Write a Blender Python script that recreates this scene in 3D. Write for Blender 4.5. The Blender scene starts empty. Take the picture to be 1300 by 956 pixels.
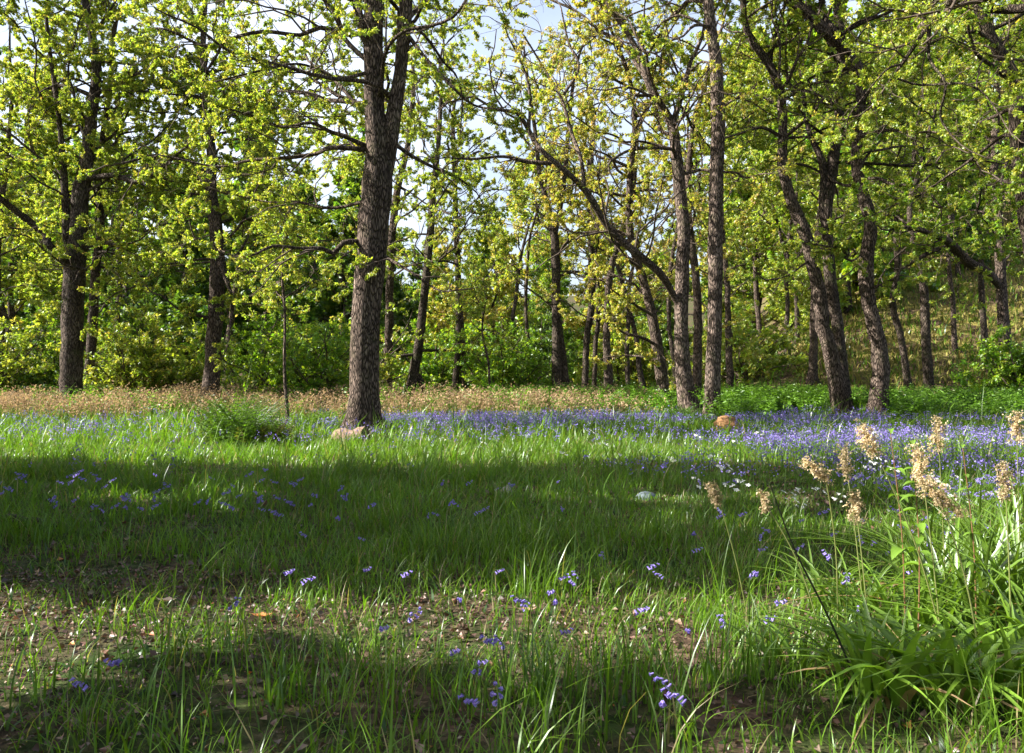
import bpy, math, numpy as np
from math import radians, sin, cos, pi

# ------------------------------------------------------------------ basics
F, HY, CH = 1000.0, 474.0, 1.0          # focal length in photo pixels, horizon row, camera height
SC = bpy.context.scene
COL = SC.collection
RNG = np.random.default_rng(7)

def smooth(a, b, x):
    t = np.clip((np.asarray(x, float) - a) / (b - a), 0, 1)
    return t * t * (3 - 2 * t)

_G = np.random.default_rng(99).random((256, 256))
def vnoise(x, y):
    x = np.asarray(x, float); y = np.asarray(y, float)
    xi = np.floor(x).astype(int); yi = np.floor(y).astype(int)
    fx = x - xi; fy = y - yi
    fx = fx * fx * (3 - 2 * fx); fy = fy * fy * (3 - 2 * fy)
    g = lambda i, j: _G[i % 256, j % 256]
    return (g(xi, yi) * (1 - fx) + g(xi + 1, yi) * fx) * (1 - fy) + (g(xi, yi + 1) * (1 - fx) + g(xi + 1, yi + 1) * fx) * fy
def fnoise(x, y, s=1.0):
    return (vnoise(x * s + 11, y * s + 5) * .55 + vnoise(x * s * 2.3 + 3, y * s * 2.3 + 8) * .3 + vnoise(x * s * 5.1, y * s * 5.1) * .15)

def ground(x, y):
    x = np.asarray(x, float); y = np.asarray(y, float)
    h = .10 * (fnoise(x, y, .45) - .5) + .05 * (fnoise(x, y, 1.9) - .5) * smooth(30, 6, y)
    h = h * (1 + 2 * smooth(20, 60, y)) - .13 * smooth(7, 13, y)
    # the bank at the right
    r = np.maximum(0, (y - 27) + (x - 14) * .25) * .40 * smooth(.16, .50, x / np.maximum(np.abs(y), 5)) * (y > 0)
    r = np.minimum(r, 14 + .05 * y)
    # wooded hillside behind
    b = np.maximum(0, y - 52) * .19
    b = b + np.maximum(0, y - 50) * .10 * smooth(-.05, -.45, x / np.maximum(np.abs(y), 5)) + np.maximum(0, y - 50) * .06 * smooth(.1, .5, x / np.maximum(np.abs(y), 5))
    b = 44 * (1 - np.exp(-b / 44))
    return h + np.maximum(r, b)

def at(px, py, D):
    return np.array([(px - 650) / F * D, D, CH + (HY - py) / F * D])

def norm(a):
    return a / np.maximum(np.linalg.norm(a, axis=-1, keepdims=True), 1e-9)

# ------------------------------------------------------------------ mesh writing
class Buf:
    """vertices, triangles, quads and one colour per vertex, collected as arrays"""
    def __init__(s): s.V = []; s.T = []; s.Q = []; s.C = []; s.TM = []; s.QM = []; s.n = 0
    def add(s, V, T=None, Q=None, C=(1, 1, 1), m=0):
        V = np.asarray(V, float).reshape(-1, 3)
        C = np.asarray(C, float)
        if C.ndim == 1: C = np.tile(C, (len(V), 1))
        s.V.append(V); s.C.append(C)
        if T is not None and len(T): s.T.append(np.asarray(T, int) + s.n); s.TM.append(np.full(len(T), m))
        if Q is not None and len(Q): s.Q.append(np.asarray(Q, int) + s.n); s.QM.append(np.full(len(Q), m))
        s.n += len(V)
    def mesh(s, name, mats, origin=(0, 0, 0), smooth_sh=False):
        V = np.concatenate(s.V) - np.asarray(origin, float)
        C = np.concatenate(s.C)
        T = np.concatenate(s.T) if s.T else np.zeros((0, 3), int)
        Q = np.concatenate(s.Q) if s.Q else np.zeros((0, 4), int)
        mi = np.concatenate((s.TM if s.TM else [np.zeros(0, int)]) + (s.QM if s.QM else [np.zeros(0, int)]))
        me = bpy.data.meshes.new(name)
        me.vertices.add(len(V)); me.vertices.foreach_set('co', V.astype(np.float32).ravel())
        loops = np.concatenate([T.ravel(), Q.ravel()]).astype(np.int32)
        me.loops.add(len(loops)); me.loops.foreach_set('vertex_index', loops)
        st = np.concatenate([np.arange(len(T)) * 3, len(T) * 3 + np.arange(len(Q)) * 4]).astype(np.int32)
        me.polygons.add(len(st)); me.polygons.foreach_set('loop_start', st)
        me.update(calc_edges=True)
        if not isinstance(mats, (list, tuple)): mats = [mats]
        for m in mats: me.materials.append(m)
        if len(mats) > 1: me.polygons.foreach_set('material_index', mi.astype(np.int32))
        if smooth_sh: me.polygons.foreach_set('use_smooth', np.ones(len(st), bool))
        a = me.color_attributes.new('col', 'FLOAT_COLOR', 'POINT')
        a.data.foreach_set('color', np.concatenate([C, np.ones((len(C), 1))], 1).astype(np.float32).ravel())
        me.update()
        return me
    def obj(s, name, mats, parent=None, origin=(0, 0, 0), smooth_sh=False):
        o = bpy.data.objects.new(name, s.mesh(name, mats, origin, smooth_sh)); COL.objects.link(o)
        if parent is not None: o.parent = parent
        else: o.location = origin
        return o

def tag(o, label=None, cat=None, group=None, kind=None):
    if label: o['label'] = label
    if cat: o['category'] = cat
    if group: o['group'] = group
    if kind: o['kind'] = kind
    return o
def empty(name, loc, label, cat, group=None):
    o = bpy.data.objects.new(name, None); COL.objects.link(o); o.location = loc
    o.empty_display_size = .2
    return tag(o, label, cat, group)
def copy_tree(o, parent=None):
    c = o.copy(); COL.objects.link(c)
    if parent is not None: c.parent = parent
    for ch in list(o.children): copy_tree(ch, c)
    return c

def tubes(buf, P, R, k, col=(1, 1, 1), m=0, lump=0.0, rng=RNG, lobe=None):
    """M tubes at once. P (M,n,3), R (M,n)"""
    M, n, _ = P.shape
    if M == 0: return
    T = np.empty_like(P); T[:, 1:-1] = P[:, 2:] - P[:, :-2]; T[:, 0] = P[:, 1] - P[:, 0]; T[:, -1] = P[:, -1] - P[:, -2]
    T = norm(T)
    ref = np.where(np.abs(T[:, 0, 2:3]) > .8, np.array([[1., 0, 0]]), np.array([[0, 0, 1.]]))
    u = norm(np.cross(T[:, 0], ref))
    ang = np.arange(k) * 2 * pi / k
    rings = []
    for i in range(n):
        u = norm(u - (u * T[:, i]).sum(-1, keepdims=True) * T[:, i])
        w = np.cross(T[:, i], u)
        r = R[:, i][:, None]
        if lump: r = r * (1 + lump * rng.normal(size=(M, k)))
        if lobe is not None: r = r * (1 + lobe[i] * (np.cos(ang * 4 + 1.3) * .6 + np.cos(ang * 3 + .4) * .5 + .35))
        rings.append(P[:, i][:, None] + (u[:, None] * np.cos(ang)[None, :, None] + w[:, None] * np.sin(ang)[None, :, None]) * r[..., None])
    V = np.stack(rings, 1).reshape(-1, 3)
    base = (np.arange(M) * n * k)[:, None, None]
    i = np.arange(n - 1)[None, :, None] * k; j = np.arange(k)[None, None, :]; j2 = (j + 1) % k
    Q = np.stack([base + i + j, base + i + j2, base + i + k + j2, base + i + k + j], -1).reshape(-1, 4)
    buf.add(V, Q=Q, C=col, m=m)

def resample(P, R, seg):
    """smooth a polyline (Catmull-Rom) and resample about every seg metres"""
    P = np.asarray(P, float); R = np.asarray(R, float)
    Pe = np.vstack([2 * P[0] - P[1], P, 2 * P[-1] - P[-2]])
    out = []; ro = []
    for i in range(len(P) - 1):
        L = np.linalg.norm(P[i + 1] - P[i]); m = max(1, int(round(L / seg)))
        for t in np.arange(m) / m:
            a, b, c, d = Pe[i:i + 4]
            out.append(.5 * (2 * b + (c - a) * t + (2 * a - 5 * b + 4 * c - d) * t * t + (3 * b - a - 3 * c + d) * t ** 3))
            ro.append(R[i] * (1 - t) + R[i + 1] * t)
    out.append(P[-1]); ro.append(R[-1])
    return np.array(out), np.array(ro)

# ------------------------------------------------------------------ materials
def new_mat(name):
    m = bpy.data.materials.new(name); m.use_nodes = True
    nt = m.node_tree; nt.nodes.clear()
    out = nt.nodes.new('ShaderNodeOutputMaterial')
    return m, nt, out
def N(nt, t, **kw):
    n = nt.nodes.new(t)
    for k, v in kw.items():
        if k.startswith('i_'):
            key = k[2:]; n.inputs[int(key) if key.isdigit() else key.replace('_', ' ')].default_value = v
        else: setattr(n, k, v)
    return n
def mat_leaf(name, trans=.45, tint=(1.35, 1.3, .5), gloss=.06, rough=.4, gain=1.0):
    m, nt, out = new_mat(name); L = nt.links.new
    a = N(nt, 'ShaderNodeAttribute', attribute_name='col')
    g = N(nt, 'ShaderNodeVectorMath', operation='MULTIPLY'); g.inputs[1].default_value = (gain,) * 3
    L(a.outputs['Color'], g.inputs[0])
    t = N(nt, 'ShaderNodeVectorMath', operation='MULTIPLY'); t.inputs[1].default_value = tint
    L(g.outputs[0], t.inputs[0])
    d = N(nt, 'ShaderNodeBsdfDiffuse'); tr = N(nt, 'ShaderNodeBsdfTranslucent')
    L(g.outputs[0], d.inputs['Color']); L(t.outputs[0], tr.inputs['Color'])
    mx = N(nt, 'ShaderNodeMixShader', i_0=trans); L(d.outputs[0], mx.inputs[1]); L(tr.outputs[0], mx.inputs[2])
    if gloss > 0:
        gl = N(nt, 'ShaderNodeBsdfGlossy', i_Roughness=rough); gl.inputs['Color'].default_value = (.9, .95, 1, 1)
        m2 = N(nt, 'ShaderNodeMixShader', i_0=gloss); L(mx.outputs[0], m2.inputs[1]); L(gl.outputs[0], m2.inputs[2])
        L(m2.outputs[0], out.inputs[0])
    else: L(mx.outputs[0], out.inputs[0])
    return m
def mat_bark(name, c0, c1, moss=.25):
    m, nt, out = new_mat(name); L = nt.links.new
    tc = N(nt, 'ShaderNodeTexCoord')
    mp = N(nt, 'ShaderNodeMapping'); mp.inputs['Scale'].default_value = (1, 1, .19); L(tc.outputs['Object'], mp.inputs[0])
    n0 = N(nt, 'ShaderNodeTexNoise', i_Scale=6.0, i_Detail=3.0); L(mp.outputs[0], n0.inputs['Vector'])
    ad = N(nt, 'ShaderNodeVectorMath', operation='MULTIPLY_ADD'); ad.inputs[1].default_value = (.12, .12, .12)
    L(n0.outputs['Color'], ad.inputs[0]); L(mp.outputs[0], ad.inputs[2])
    v = N(nt, 'ShaderNodeTexVoronoi', feature='DISTANCE_TO_EDGE', i_Scale=36.0); L(ad.outputs[0], v.inputs['Vector'])
    r = N(nt, 'ShaderNodeValToRGB'); r.color_ramp.elements[0].color = (*[c * .45 for c in c0], 1); r.color_ramp.elements[1].color = (*c1, 1)
    r.color_ramp.elements[0].position = .02; r.color_ramp.elements[1].position = .28
    L(v.outputs['Distance'], r.inputs[0])
    n1 = N(nt, 'ShaderNodeTexNoise', i_Scale=2.2, i_Detail=5.0); L(tc.outputs['Object'], n1.inputs['Vector'])
    rr = N(nt, 'ShaderNodeValToRGB'); rr.color_ramp.elements[0].position = .35; rr.color_ramp.elements[1].position = .68
    rr.color_ramp.elements[0].color = (.62, .6, .58, 1); rr.color_ramp.elements[1].color = (1.25, 1.22, 1.2, 1)
    L(n1.outputs['Fac'], rr.inputs[0])
    mu = N(nt, 'ShaderNodeMix', data_type='RGBA', blend_type='MULTIPLY'); mu.inputs[0].default_value = 1
    L(r.outputs[0], mu.inputs[6]); L(rr.outputs[0], mu.inputs[7])
    n2 = N(nt, 'ShaderNodeTexNoise', i_Scale=3.3, i_Detail=6.0, i_Roughness=.7); L(tc.outputs['Object'], n2.inputs['Vector'])
    r2 = N(nt, 'ShaderNodeValToRGB'); r2.color_ramp.elements[0].position = .52; r2.color_ramp.elements[1].position = .72
    r2.color_ramp.elements[0].color = (0, 0, 0, 1); r2.color_ramp.elements[1].color = (moss, moss, moss, 1); L(n2.outputs['Fac'], r2.inputs[0])
    mg = N(nt, 'ShaderNodeMix', data_type='RGBA'); mg.inputs[7].default_value = (.09, .11, .035, 1)
    L(r2.outputs[0], mg.inputs[0]); L(mu.outputs[2], mg.inputs[6])
    n3 = N(nt, 'ShaderNodeTexNoise', i_Scale=60.0, i_Detail=3.0); L(mp.outputs[0], n3.inputs['Vector'])
    hs = N(nt, 'ShaderNodeMath', operation='MULTIPLY_ADD', i_1=.35); L(n3.outputs['Fac'], hs.inputs[0]); L(r.outputs['Alpha'], hs.inputs[2])
    mr = N(nt, 'ShaderNodeMapRange'); mr.inputs[2].default_value = .22; L(v.outputs['Distance'], mr.inputs[0]); L(mr.outputs[0], hs.inputs[2])
    b = N(nt, 'ShaderNodeBump', i_Strength=.9, i_Distance=.035); L(hs.outputs[0], b.inputs['Height'])
    p = N(nt, 'ShaderNodeBsdfPrincipled', i_Roughness=.92); p.inputs['Specular IOR Level'].default_value = .15
    L(mg.outputs[2], p.inputs['Base Color']); L(b.outputs[0], p.inputs['Normal']); L(p.outputs[0], out.inputs[0])
    return m
def mat_attr(name, rough=.8, bump=0, spec=.2):
    m, nt, out = new_mat(name); L = nt.links.new
    a = N(nt, 'ShaderNodeAttribute', attribute_name='col')
    p = N(nt, 'ShaderNodeBsdfPrincipled', i_Roughness=rough); p.inputs['Specular IOR Level'].default_value = spec
    tc = N(nt, 'ShaderNodeTexCoord')
    n = N(nt, 'ShaderNodeTexNoise', i_Scale=25.0, i_Detail=5.0); L(tc.outputs['Object'], n.inputs['Vector'])
    r = N(nt, 'ShaderNodeValToRGB'); r.color_ramp.elements[0].color = (.55, .55, .55, 1); r.color_ramp.elements[1].color = (1.4, 1.4, 1.4, 1)
    r.color_ramp.elements[0].position = .3; r.color_ramp.elements[1].position = .7; L(n.outputs['Fac'], r.inputs[0])
    mu = N(nt, 'ShaderNodeMix', data_type='RGBA', blend_type='MULTIPLY'); mu.inputs[0].default_value = 1
    L(a.outputs['Color'], mu.inputs[6]); L(r.outputs[0], mu.inputs[7]); L(mu.outputs[2], p.inputs['Base Color'])
    if bump:
        b = N(nt, 'ShaderNodeBump', i_Strength=.8, i_Distance=bump); L(n.outputs['Fac'], b.inputs['Height']); L(b.outputs[0], p.inputs['Normal'])
    L(p.outputs[0], out.inputs[0])
    return m
def mat_ground(name):
    m, nt, out = new_mat(name); L = nt.links.new
    tc = N(nt, 'ShaderNodeTexCoord')
    v = N(nt, 'ShaderNodeTexVoronoi', i_Scale=38.0); L(tc.outputs['Object'], v.inputs['Vector'])
    r = N(nt, 'ShaderNodeValToRGB'); e = r.color_ramp.elements
    e[0].color = (.030, .020, .014, 1); e[1].color = (.17, .115, .08, 1); e.new(.45).color = (.075, .048, .032, 1); L(v.outputs['Color'], r.inputs[0])
    n = N(nt, 'ShaderNodeTexNoise', i_Scale=1.3, i_Detail=6.0, i_Roughness=.65); L(tc.outputs['Object'], n.inputs['Vector'])
    r2 = N(nt, 'ShaderNodeValToRGB'); r2.color_ramp.elements[0].position = .42; r2.color_ramp.elements[1].position = .6; L(n.outputs['Fac'], r2.inputs[0])
    at_ = N(nt, 'ShaderNodeAttribute', attribute_name='col')
    mx = N(nt, 'ShaderNodeMix', data_type='RGBA'); L(at_.outputs['Color'], mx.inputs[7]); L(r.outputs[0], mx.inputs[6])
    # second colour channel of the attribute is the turf colour; the noise decides where turf shows
    L(r2.outputs[0], mx.inputs[0])
    n4 = N(nt, 'ShaderNodeTexNoise', i_Scale=14.0, i_Detail=8.0, i_Roughness=.7); L(tc.outputs['Object'], n4.inputs['Vector'])
    r4 = N(nt, 'ShaderNodeValToRGB'); r4.color_ramp.elements[0].color = (.4, .4, .4, 1); r4.color_ramp.elements[1].color = (1.5, 1.5, 1.5, 1)
    r4.color_ramp.elements[0].position = .35; r4.color_ramp.elements[1].position = .65; L(n4.outputs['Fac'], r4.inputs[0])
    mu = N(nt, 'ShaderNodeMix', data_type='RGBA', blend_type='MULTIPLY'); mu.inputs[0].default_value = 1
    L(mx.outputs[2], mu.inputs[6]); L(r4.outputs[0], mu.inputs[7])
    b = N(nt, 'ShaderNodeBump', i_Strength=1.0, i_Distance=.03); L(n4.outputs['Fac'], b.inputs['Height'])
    p = N(nt, 'ShaderNodeBsdfPrincipled', i_Roughness=.95); p.inputs['Specular IOR Level'].default_value = .1
    L(mu.outputs[2], p.inputs['Base Color']); L(b.outputs[0], p.inputs['Normal']); L(p.outputs[0], out.inputs[0])
    return m

M_LEAF = mat_leaf('oak_leaf', .55, (1.4, 1.35, .55), .04, .45)
M_FARLEAF = M_LEAF
M_GRASS = mat_leaf('grass_blade', .45, (1.2, 1.35, .4), .025, .35)
M_RUSH = mat_leaf('rush_leaf', .38, (1.3, 1.35, .5), .05, .38)
M_DRY = mat_leaf('dry_grass', .35, (1.1, 1, .8), 0)
M_PETAL = mat_leaf('bluebell_petal', .3, (1.05, 1, 1.1), .03, .5)
M_WHITE = mat_leaf('white_petal', .3, (1, 1, 1), 0)
M_LITTER = mat_leaf('dead_leaf', .12, (1.2, 1, .7), .04, .5)
M_BARK = mat_bark('oak_bark', (.065, .048, .038), (.21, .162, .135))
M_BARK2 = mat_bark('dark_bark', (.055, .042, .034), (.165, .130, .108), .45)
M_BARK3 = mat_bark('pale_bark', (.085, .065, .055), (.29, .225, .19), .35)
M_TWIG = mat_attr('twig_bark', .9)
M_LOG = mat_attr('log_wood', .9, .02)
M_STONE = mat_attr('stone', .8, .01)
M_GROUND = mat_ground('woodland_floor')

# ------------------------------------------------------------------ foliage and wood growth
UP = np.array([0, 0, 1.])
def rand_perp(d, rng):
    r = rng.normal(size=d.shape); r -= (r * d).sum(-1, keepdims=True) * d
    return norm(r)
def grow(P0, D0, L, n, wander, trop, rng):
    M = len(P0); P = np.empty((M, n + 1, 3)); P[:, 0] = P0; d = D0.copy(); st = (L / n)[:, None]
    drift = rng.normal(size=(M, 3)) * wander * .35
    for i in range(n):
        d = norm(d + rng.normal(size=(M, 3)) * wander + drift + UP * trop)
        P[:, i + 1] = P[:, i] + d * st
    return P
def spawn(P, R, L, per, t0, t1, ang, lr, rng, flat=.6, rr=.55, count=None):
    """children of the polylines P: returns start, direction, length, radius"""
    M, n1, _ = P.shape
    cnt = np.full(M, per) if count is None else count
    idx = np.repeat(np.arange(M), cnt); K = len(idx)
    t = t0 + (t1 - t0) * rng.random(K) ** .9
    f = t * (n1 - 1); i = np.minimum(f.astype(int), n1 - 2); w = (f - i)[:, None]
    pos = P[idx, i] * (1 - w) + P[idx, i + 1] * w
    tan = norm(P[idx, i + 1] - P[idx, i])
    perp = rand_perp(tan, rng); perp[:, 2] *= flat; perp = norm(perp)
    a = np.radians(rng.uniform(ang[0], ang[1], K))[:, None]
    d = norm(tan * np.cos(a) + perp * np.sin(a))
    Lc = L[idx] * rng.uniform(lr[0], lr[1], K) * (1.15 - .65 * t)
    rad = (R[idx, i] * (1 - w[:, 0]) + R[idx, i + 1] * w[:, 0]) * rr
    return pos, d, Lc, rad
def taper(r0, n, end=.35, pw=1.0):
    t = np.linspace(0, 1, n)[None]
    return r0[:, None] * (1 - (1 - end) * t ** pw)

def leaf_colors(n, rng, pal):
    """pal: list of (weight, rgb)"""
    w = np.array([p[0] for p in pal], float); w /= w.sum()
    c = np.array([p[1] for p in pal])[rng.choice(len(pal), n, p=w)]
    c = c * rng.uniform(.75, 1.25, (n, 1)) * (1 + .08 * rng.normal(size=(n, 3)))
    return np.clip(c, .005, .9)
def leaves(buf, P, D, size, rng, colors, wide=.55, fold=.25, droop=.25, m=0):
    """one folded leaf per row; P base, D direction, size length"""
    n = len(P); size = np.broadcast_to(size, (n,)) * rng.uniform(.65, 1.25, n)
    D = D.copy(); D[:, 2] -= droop * rng.random(n); D = norm(D)
    u = norm(rng.normal(size=(n, 3)) + UP * 1.3)
    s = norm(np.cross(D, u)); nn = np.cross(s, D)
    L = size[:, None]; W = (size * wide * .5 * rng.uniform(.8, 1.2, n))[:, None]
    fo = (fold * rng.uniform(.2, 1, n))[:, None]
    b = P; tip = P + D * L - nn * L * .12
    l = P + D * L * .55 + s * W + nn * W * fo; r = P + D * L * .55 - s * W + nn * W * fo
    V = np.stack([b, l, tip, r], 1).reshape(-1, 3)
    i = np.arange(n) * 4
    T = np.concatenate([np.stack([i, i + 1, i + 2], 1), np.stack([i, i + 2, i + 3], 1)])
    buf.add(V, T=T, C=np.repeat(colors, 4, 0), m=m)

def sprig(buf, tw, rng, per, m, size, pal, t0=.25):
    """leaf tufts on twigs tw (M,n,3)"""
    M, n1, _ = tw.shape
    idx = np.repeat(np.arange(M), per); K = len(idx)
    t = t0 + (1 - t0) * rng.random(K) ** .7
    f = t * (n1 - 1); i = np.minimum(f.astype(int), n1 - 2); w = (f - i)[:, None]
    pos = tw[idx, i] * (1 - w) + tw[idx, i + 1] * w; tan = norm(tw[idx, i + 1] - tw[idx, i])
    base = leaf_colors(K, rng, pal)
    pos = np.repeat(pos, m, 0); tan = np.repeat(tan, m, 0)
    c = np.repeat(base, m, 0) * rng.uniform(.85, 1.15, (K * m, 1))
    d = norm(tan * .6 + rng.normal(size=pos.shape) * .75)
    leaves(buf, pos + rng.normal(size=pos.shape) * size * .25, d, size, rng, c)

GREEN = [(5, (.27, .35, .05)), (3, (.36, .41, .08)), (1.4, (.17, .26, .03)), (1, (.42, .39, .11))]
GOLD = [(4, (.38, .38, .075)), (3, (.42, .37, .12)), (3.5, (.29, .36, .05)), (1.2, (.45, .36, .17))]
BRONZE = [(3, (.34, .25, .09)), (2, (.30, .19, .08)), (2, (.26, .24, .04))]
FRESH = [(4, (.17, .31, .024)), (3, (.26, .37, .028)), (1, (.11, .21, .02))]
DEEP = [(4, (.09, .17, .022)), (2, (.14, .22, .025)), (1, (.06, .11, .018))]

def tree(name, stems, D, label, cat='tree', group=None, pal=GREEN, H=14, leaf_z=3.2, leaf=.10, dens=1.0, bark=None,
         limbs=(), seed=1, limb_len=4.2, nlimb=16, sky_limbs=True, k=12, base=None, leaf_m=6, spread=1.0, side=None):
    """stems / limbs: lists of polylines [(px, py, width_px[, extra depth])] in photo pixels at depth D.
       The first stem is the trunk; it is carried on above the frame up to height H."""
    rng = np.random.default_rng(seed)
    trunk = Buf(); twig = Buf(); crown = Buf()
    def poly(s):
        P = []; R = []
        for q in s:
            dd = D + (q[3] if len(q) > 3 else 0)
            P.append(at(q[0], q[1], dd)); R.append(q[2] / F * dd / 2)
        return np.array(P), np.array(R)
    main = []
    for si, s in enumerate(stems):
        P, R = poly(s)
        if si == 0:
            g = float(ground(P[0, 0], P[0, 1])); P0 = P[0].copy(); P0[2] = g
            base_pt = P0.copy()
            if P[0, 2] > g + .15:                      # carry the foot down to the ground
                P = np.vstack([P0, P]); R = np.concatenate([[R[0] * 1.12], R])
            else: P[0, 2] = g
            low = P[0].copy(); low[2] -= .25
            # root flare
            P = np.vstack([low, P[0], P[0] + (P[1] - P[0]) * min(.35 / max(np.linalg.norm(P[1] - P[0]), .36), .9), P[1:]])
            R = np.concatenate([[R[0] * 1.35, R[0] * 1.18], [R[0] * 1.0], R[1:]])
        if s[-1][1] < 250 or si == 0:                   # carry on above the frame
            top = P[-1].copy(); d = norm(P[-1] - P[-2]); d = norm(d + UP * .6); r = R[-1]
            Ht = H * (1 if si == 0 else rng.uniform(.8, .95)); ex = []; er = []
            nst = max(0, int((Ht - top[2]) / 1.1))
            for i in range(nst):
                d = norm(d + rng.normal(size=3) * .16 + UP * .08); top = top + d * 1.15; ex.append(top.copy()); er.append(r * (1 - (i + 1) / (nst + .5)) + .012)
            if ex: P = np.vstack([P, ex]); R = np.concatenate([R, er])
        P, R = resample(P, R, .35)
        P[3:] += rng.normal(size=P[3:].shape) * np.minimum(R[3:, None] * .05, .012)
        main.append((P, R))
        hgt = P[:, 2] - g; lob = .05 + .42 * np.exp(-np.maximum(hgt, -.1) / .28) if si == 0 else np.full(len(P), .05)
        tubes(trunk, P[None], R[None], k, lump=.03, rng=rng, lobe=lob)
    L1P = []; L1R = []; L1L = []
    NS = 9
    def addlimb(P, R):
        L = np.linalg.norm(np.diff(P, axis=0), axis=1).sum()
        q, r = resample(P, R, max(L / 24, .12))
        tubes(trunk, q[None], r[None], 7, lump=.05, rng=rng)
        # to NS nodes
        s = np.concatenate([[0], np.cumsum(np.linalg.norm(np.diff(q, axis=0), axis=1))]); tt = np.linspace(0, s[-1], NS)
        L1P.append(np.stack([np.interp(tt, s, q[:, c]) for c in range(3)], 1)); L1R.append(np.interp(tt, s, r)); L1L.append(L)
    for lb in limbs:
        P, R = poly(lb); R = np.maximum(R, .008)
        if len(P) > 2: P[1:] += rng.normal(size=P[1:].shape) * np.array([.0, .18, .0])
        addlimb(P, R)
    # free limbs
    for si, (P, R) in enumerate(main):
        z = P[:, 2]; ok = np.where(z > leaf_z)[0]
        if len(ok) < 3: continue
        n = int(nlimb * 1.35) if si == 0 else nlimb // 2
        for q in range(n):
            i = ok[min(int(len(ok) * (q + rng.random()) / n), len(ok) - 1)]
            fr = (z[i] - leaf_z) / max(H - leaf_z, 1)
            az = rng.uniform(0, 2 * pi) if side is None else rng.normal(side, 1.0)
            el = rng.uniform(.05, .55) + .5 * fr
            d = np.array([cos(az) * cos(el), sin(az) * cos(el), sin(el)])
            L = limb_len * rng.uniform(.65, 1.2) * (1 - .55 * max(fr, 0)) * spread
            r0 = min(R[i] * .5, .045) * rng.uniform(.6, 1)
            b = grow(P[i][None], d[None], np.array([L]), 10, .22, .02, rng)[0]
            addlimb(b, r0 * (1 - .8 * np.linspace(0, 1, 11)) + .006)
    LP = np.array(L1P); LR = np.array(L1R); LL = np.array(L1L)
    # second, third order
    cnt = np.maximum(4, (LL * 2.6 * dens ** .5).astype(int))
    p, d, L, r = spawn(LP, LR, LL, 0, .15, 1, (30, 70), (.32, .5), rng, count=cnt)
    L = np.clip(L, .6, 2.6)
    # continuation at the tips
    p = np.vstack([p, LP[:, -1]]); d = np.vstack([d, norm(LP[:, -1] - LP[:, -2])]); L = np.concatenate([L, np.full(len(LP), 1.0)]); r = np.concatenate([r, LR[:, -1]])
    r = np.clip(r, .006, .03)
    B2 = grow(p, d, L, 6, .26, .015, rng); R2 = taper(r, 7, .35)
    tubes(crown, B2, R2, 4, (.085, .065, .05), m=1)
    p, d, L3, r = spawn(B2, R2, L, max(2, int(round(6 * dens ** .5))), .1, 1, (25, 75), (.4, .65), rng, flat=.5)
    L3 = np.clip(L3, .3, 1.2); r = np.clip(r, .004, .012)
    B3 = grow(p, d, L3, 4, .30, .03, rng); R3 = taper(r, 5, .4)
    tubes(crown, B3, R3, 3, (.095, .07, .05), m=1)
    keep = rng.random(len(B3)) < min(1, .9)
    tw = B3[keep]
    nlimb_ = 0
    sprig(crown, tw, rng, max(1, int(round((24 if D < 40 else 7.5) * dens))), leaf_m, leaf * (.57 if D < 40 else 1.1), pal)
    root = empty(name, base_pt, label, cat, group)
    bk = bark or M_BARK
    trunk.obj('trunk', bk, root, base_pt, True)
    crown.obj('crown', [M_LEAF, M_TWIG], root, base_pt)
    print('TREE', seed, crown.n // 4)
    return root

exec_trees = True
# ------------------------------------------------------------------ ground sheet
def build_ground():
    ys = np.concatenate([np.linspace(-60, -4, 20), np.linspace(-3, 14, 120), np.linspace(14.3, 60, 110), np.linspace(61, 200, 70), np.linspace(210, 900, 12)])
    xs0 = np.concatenate([-np.geomspace(700, 14, 40), np.linspace(-13.7, 13.7, 150), np.geomspace(14, 700, 40)])
    X, Y = np.meshgrid(xs0, ys)
    Z = ground(X, Y)
    V = np.stack([X, Y, Z], -1).reshape(-1, 3); nx = len(xs0); ny = len(ys)
    i = (np.arange(ny - 1)[:, None] * nx + np.arange(nx - 1)[None]).ravel()
    Q = np.stack([i, i + 1, i + nx + 1, i + nx], 1)
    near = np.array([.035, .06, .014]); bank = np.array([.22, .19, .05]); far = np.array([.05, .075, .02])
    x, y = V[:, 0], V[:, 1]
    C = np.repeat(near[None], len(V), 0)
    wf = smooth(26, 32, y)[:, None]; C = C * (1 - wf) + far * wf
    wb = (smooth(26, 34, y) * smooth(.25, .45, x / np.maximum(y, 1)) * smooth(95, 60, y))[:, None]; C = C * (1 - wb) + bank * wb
    b = Buf(); b.add(V, Q=Q, C=C)
    o = b.obj('ground', M_GROUND, smooth_sh=True); tag(o, kind='structure')
build_ground()

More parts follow.
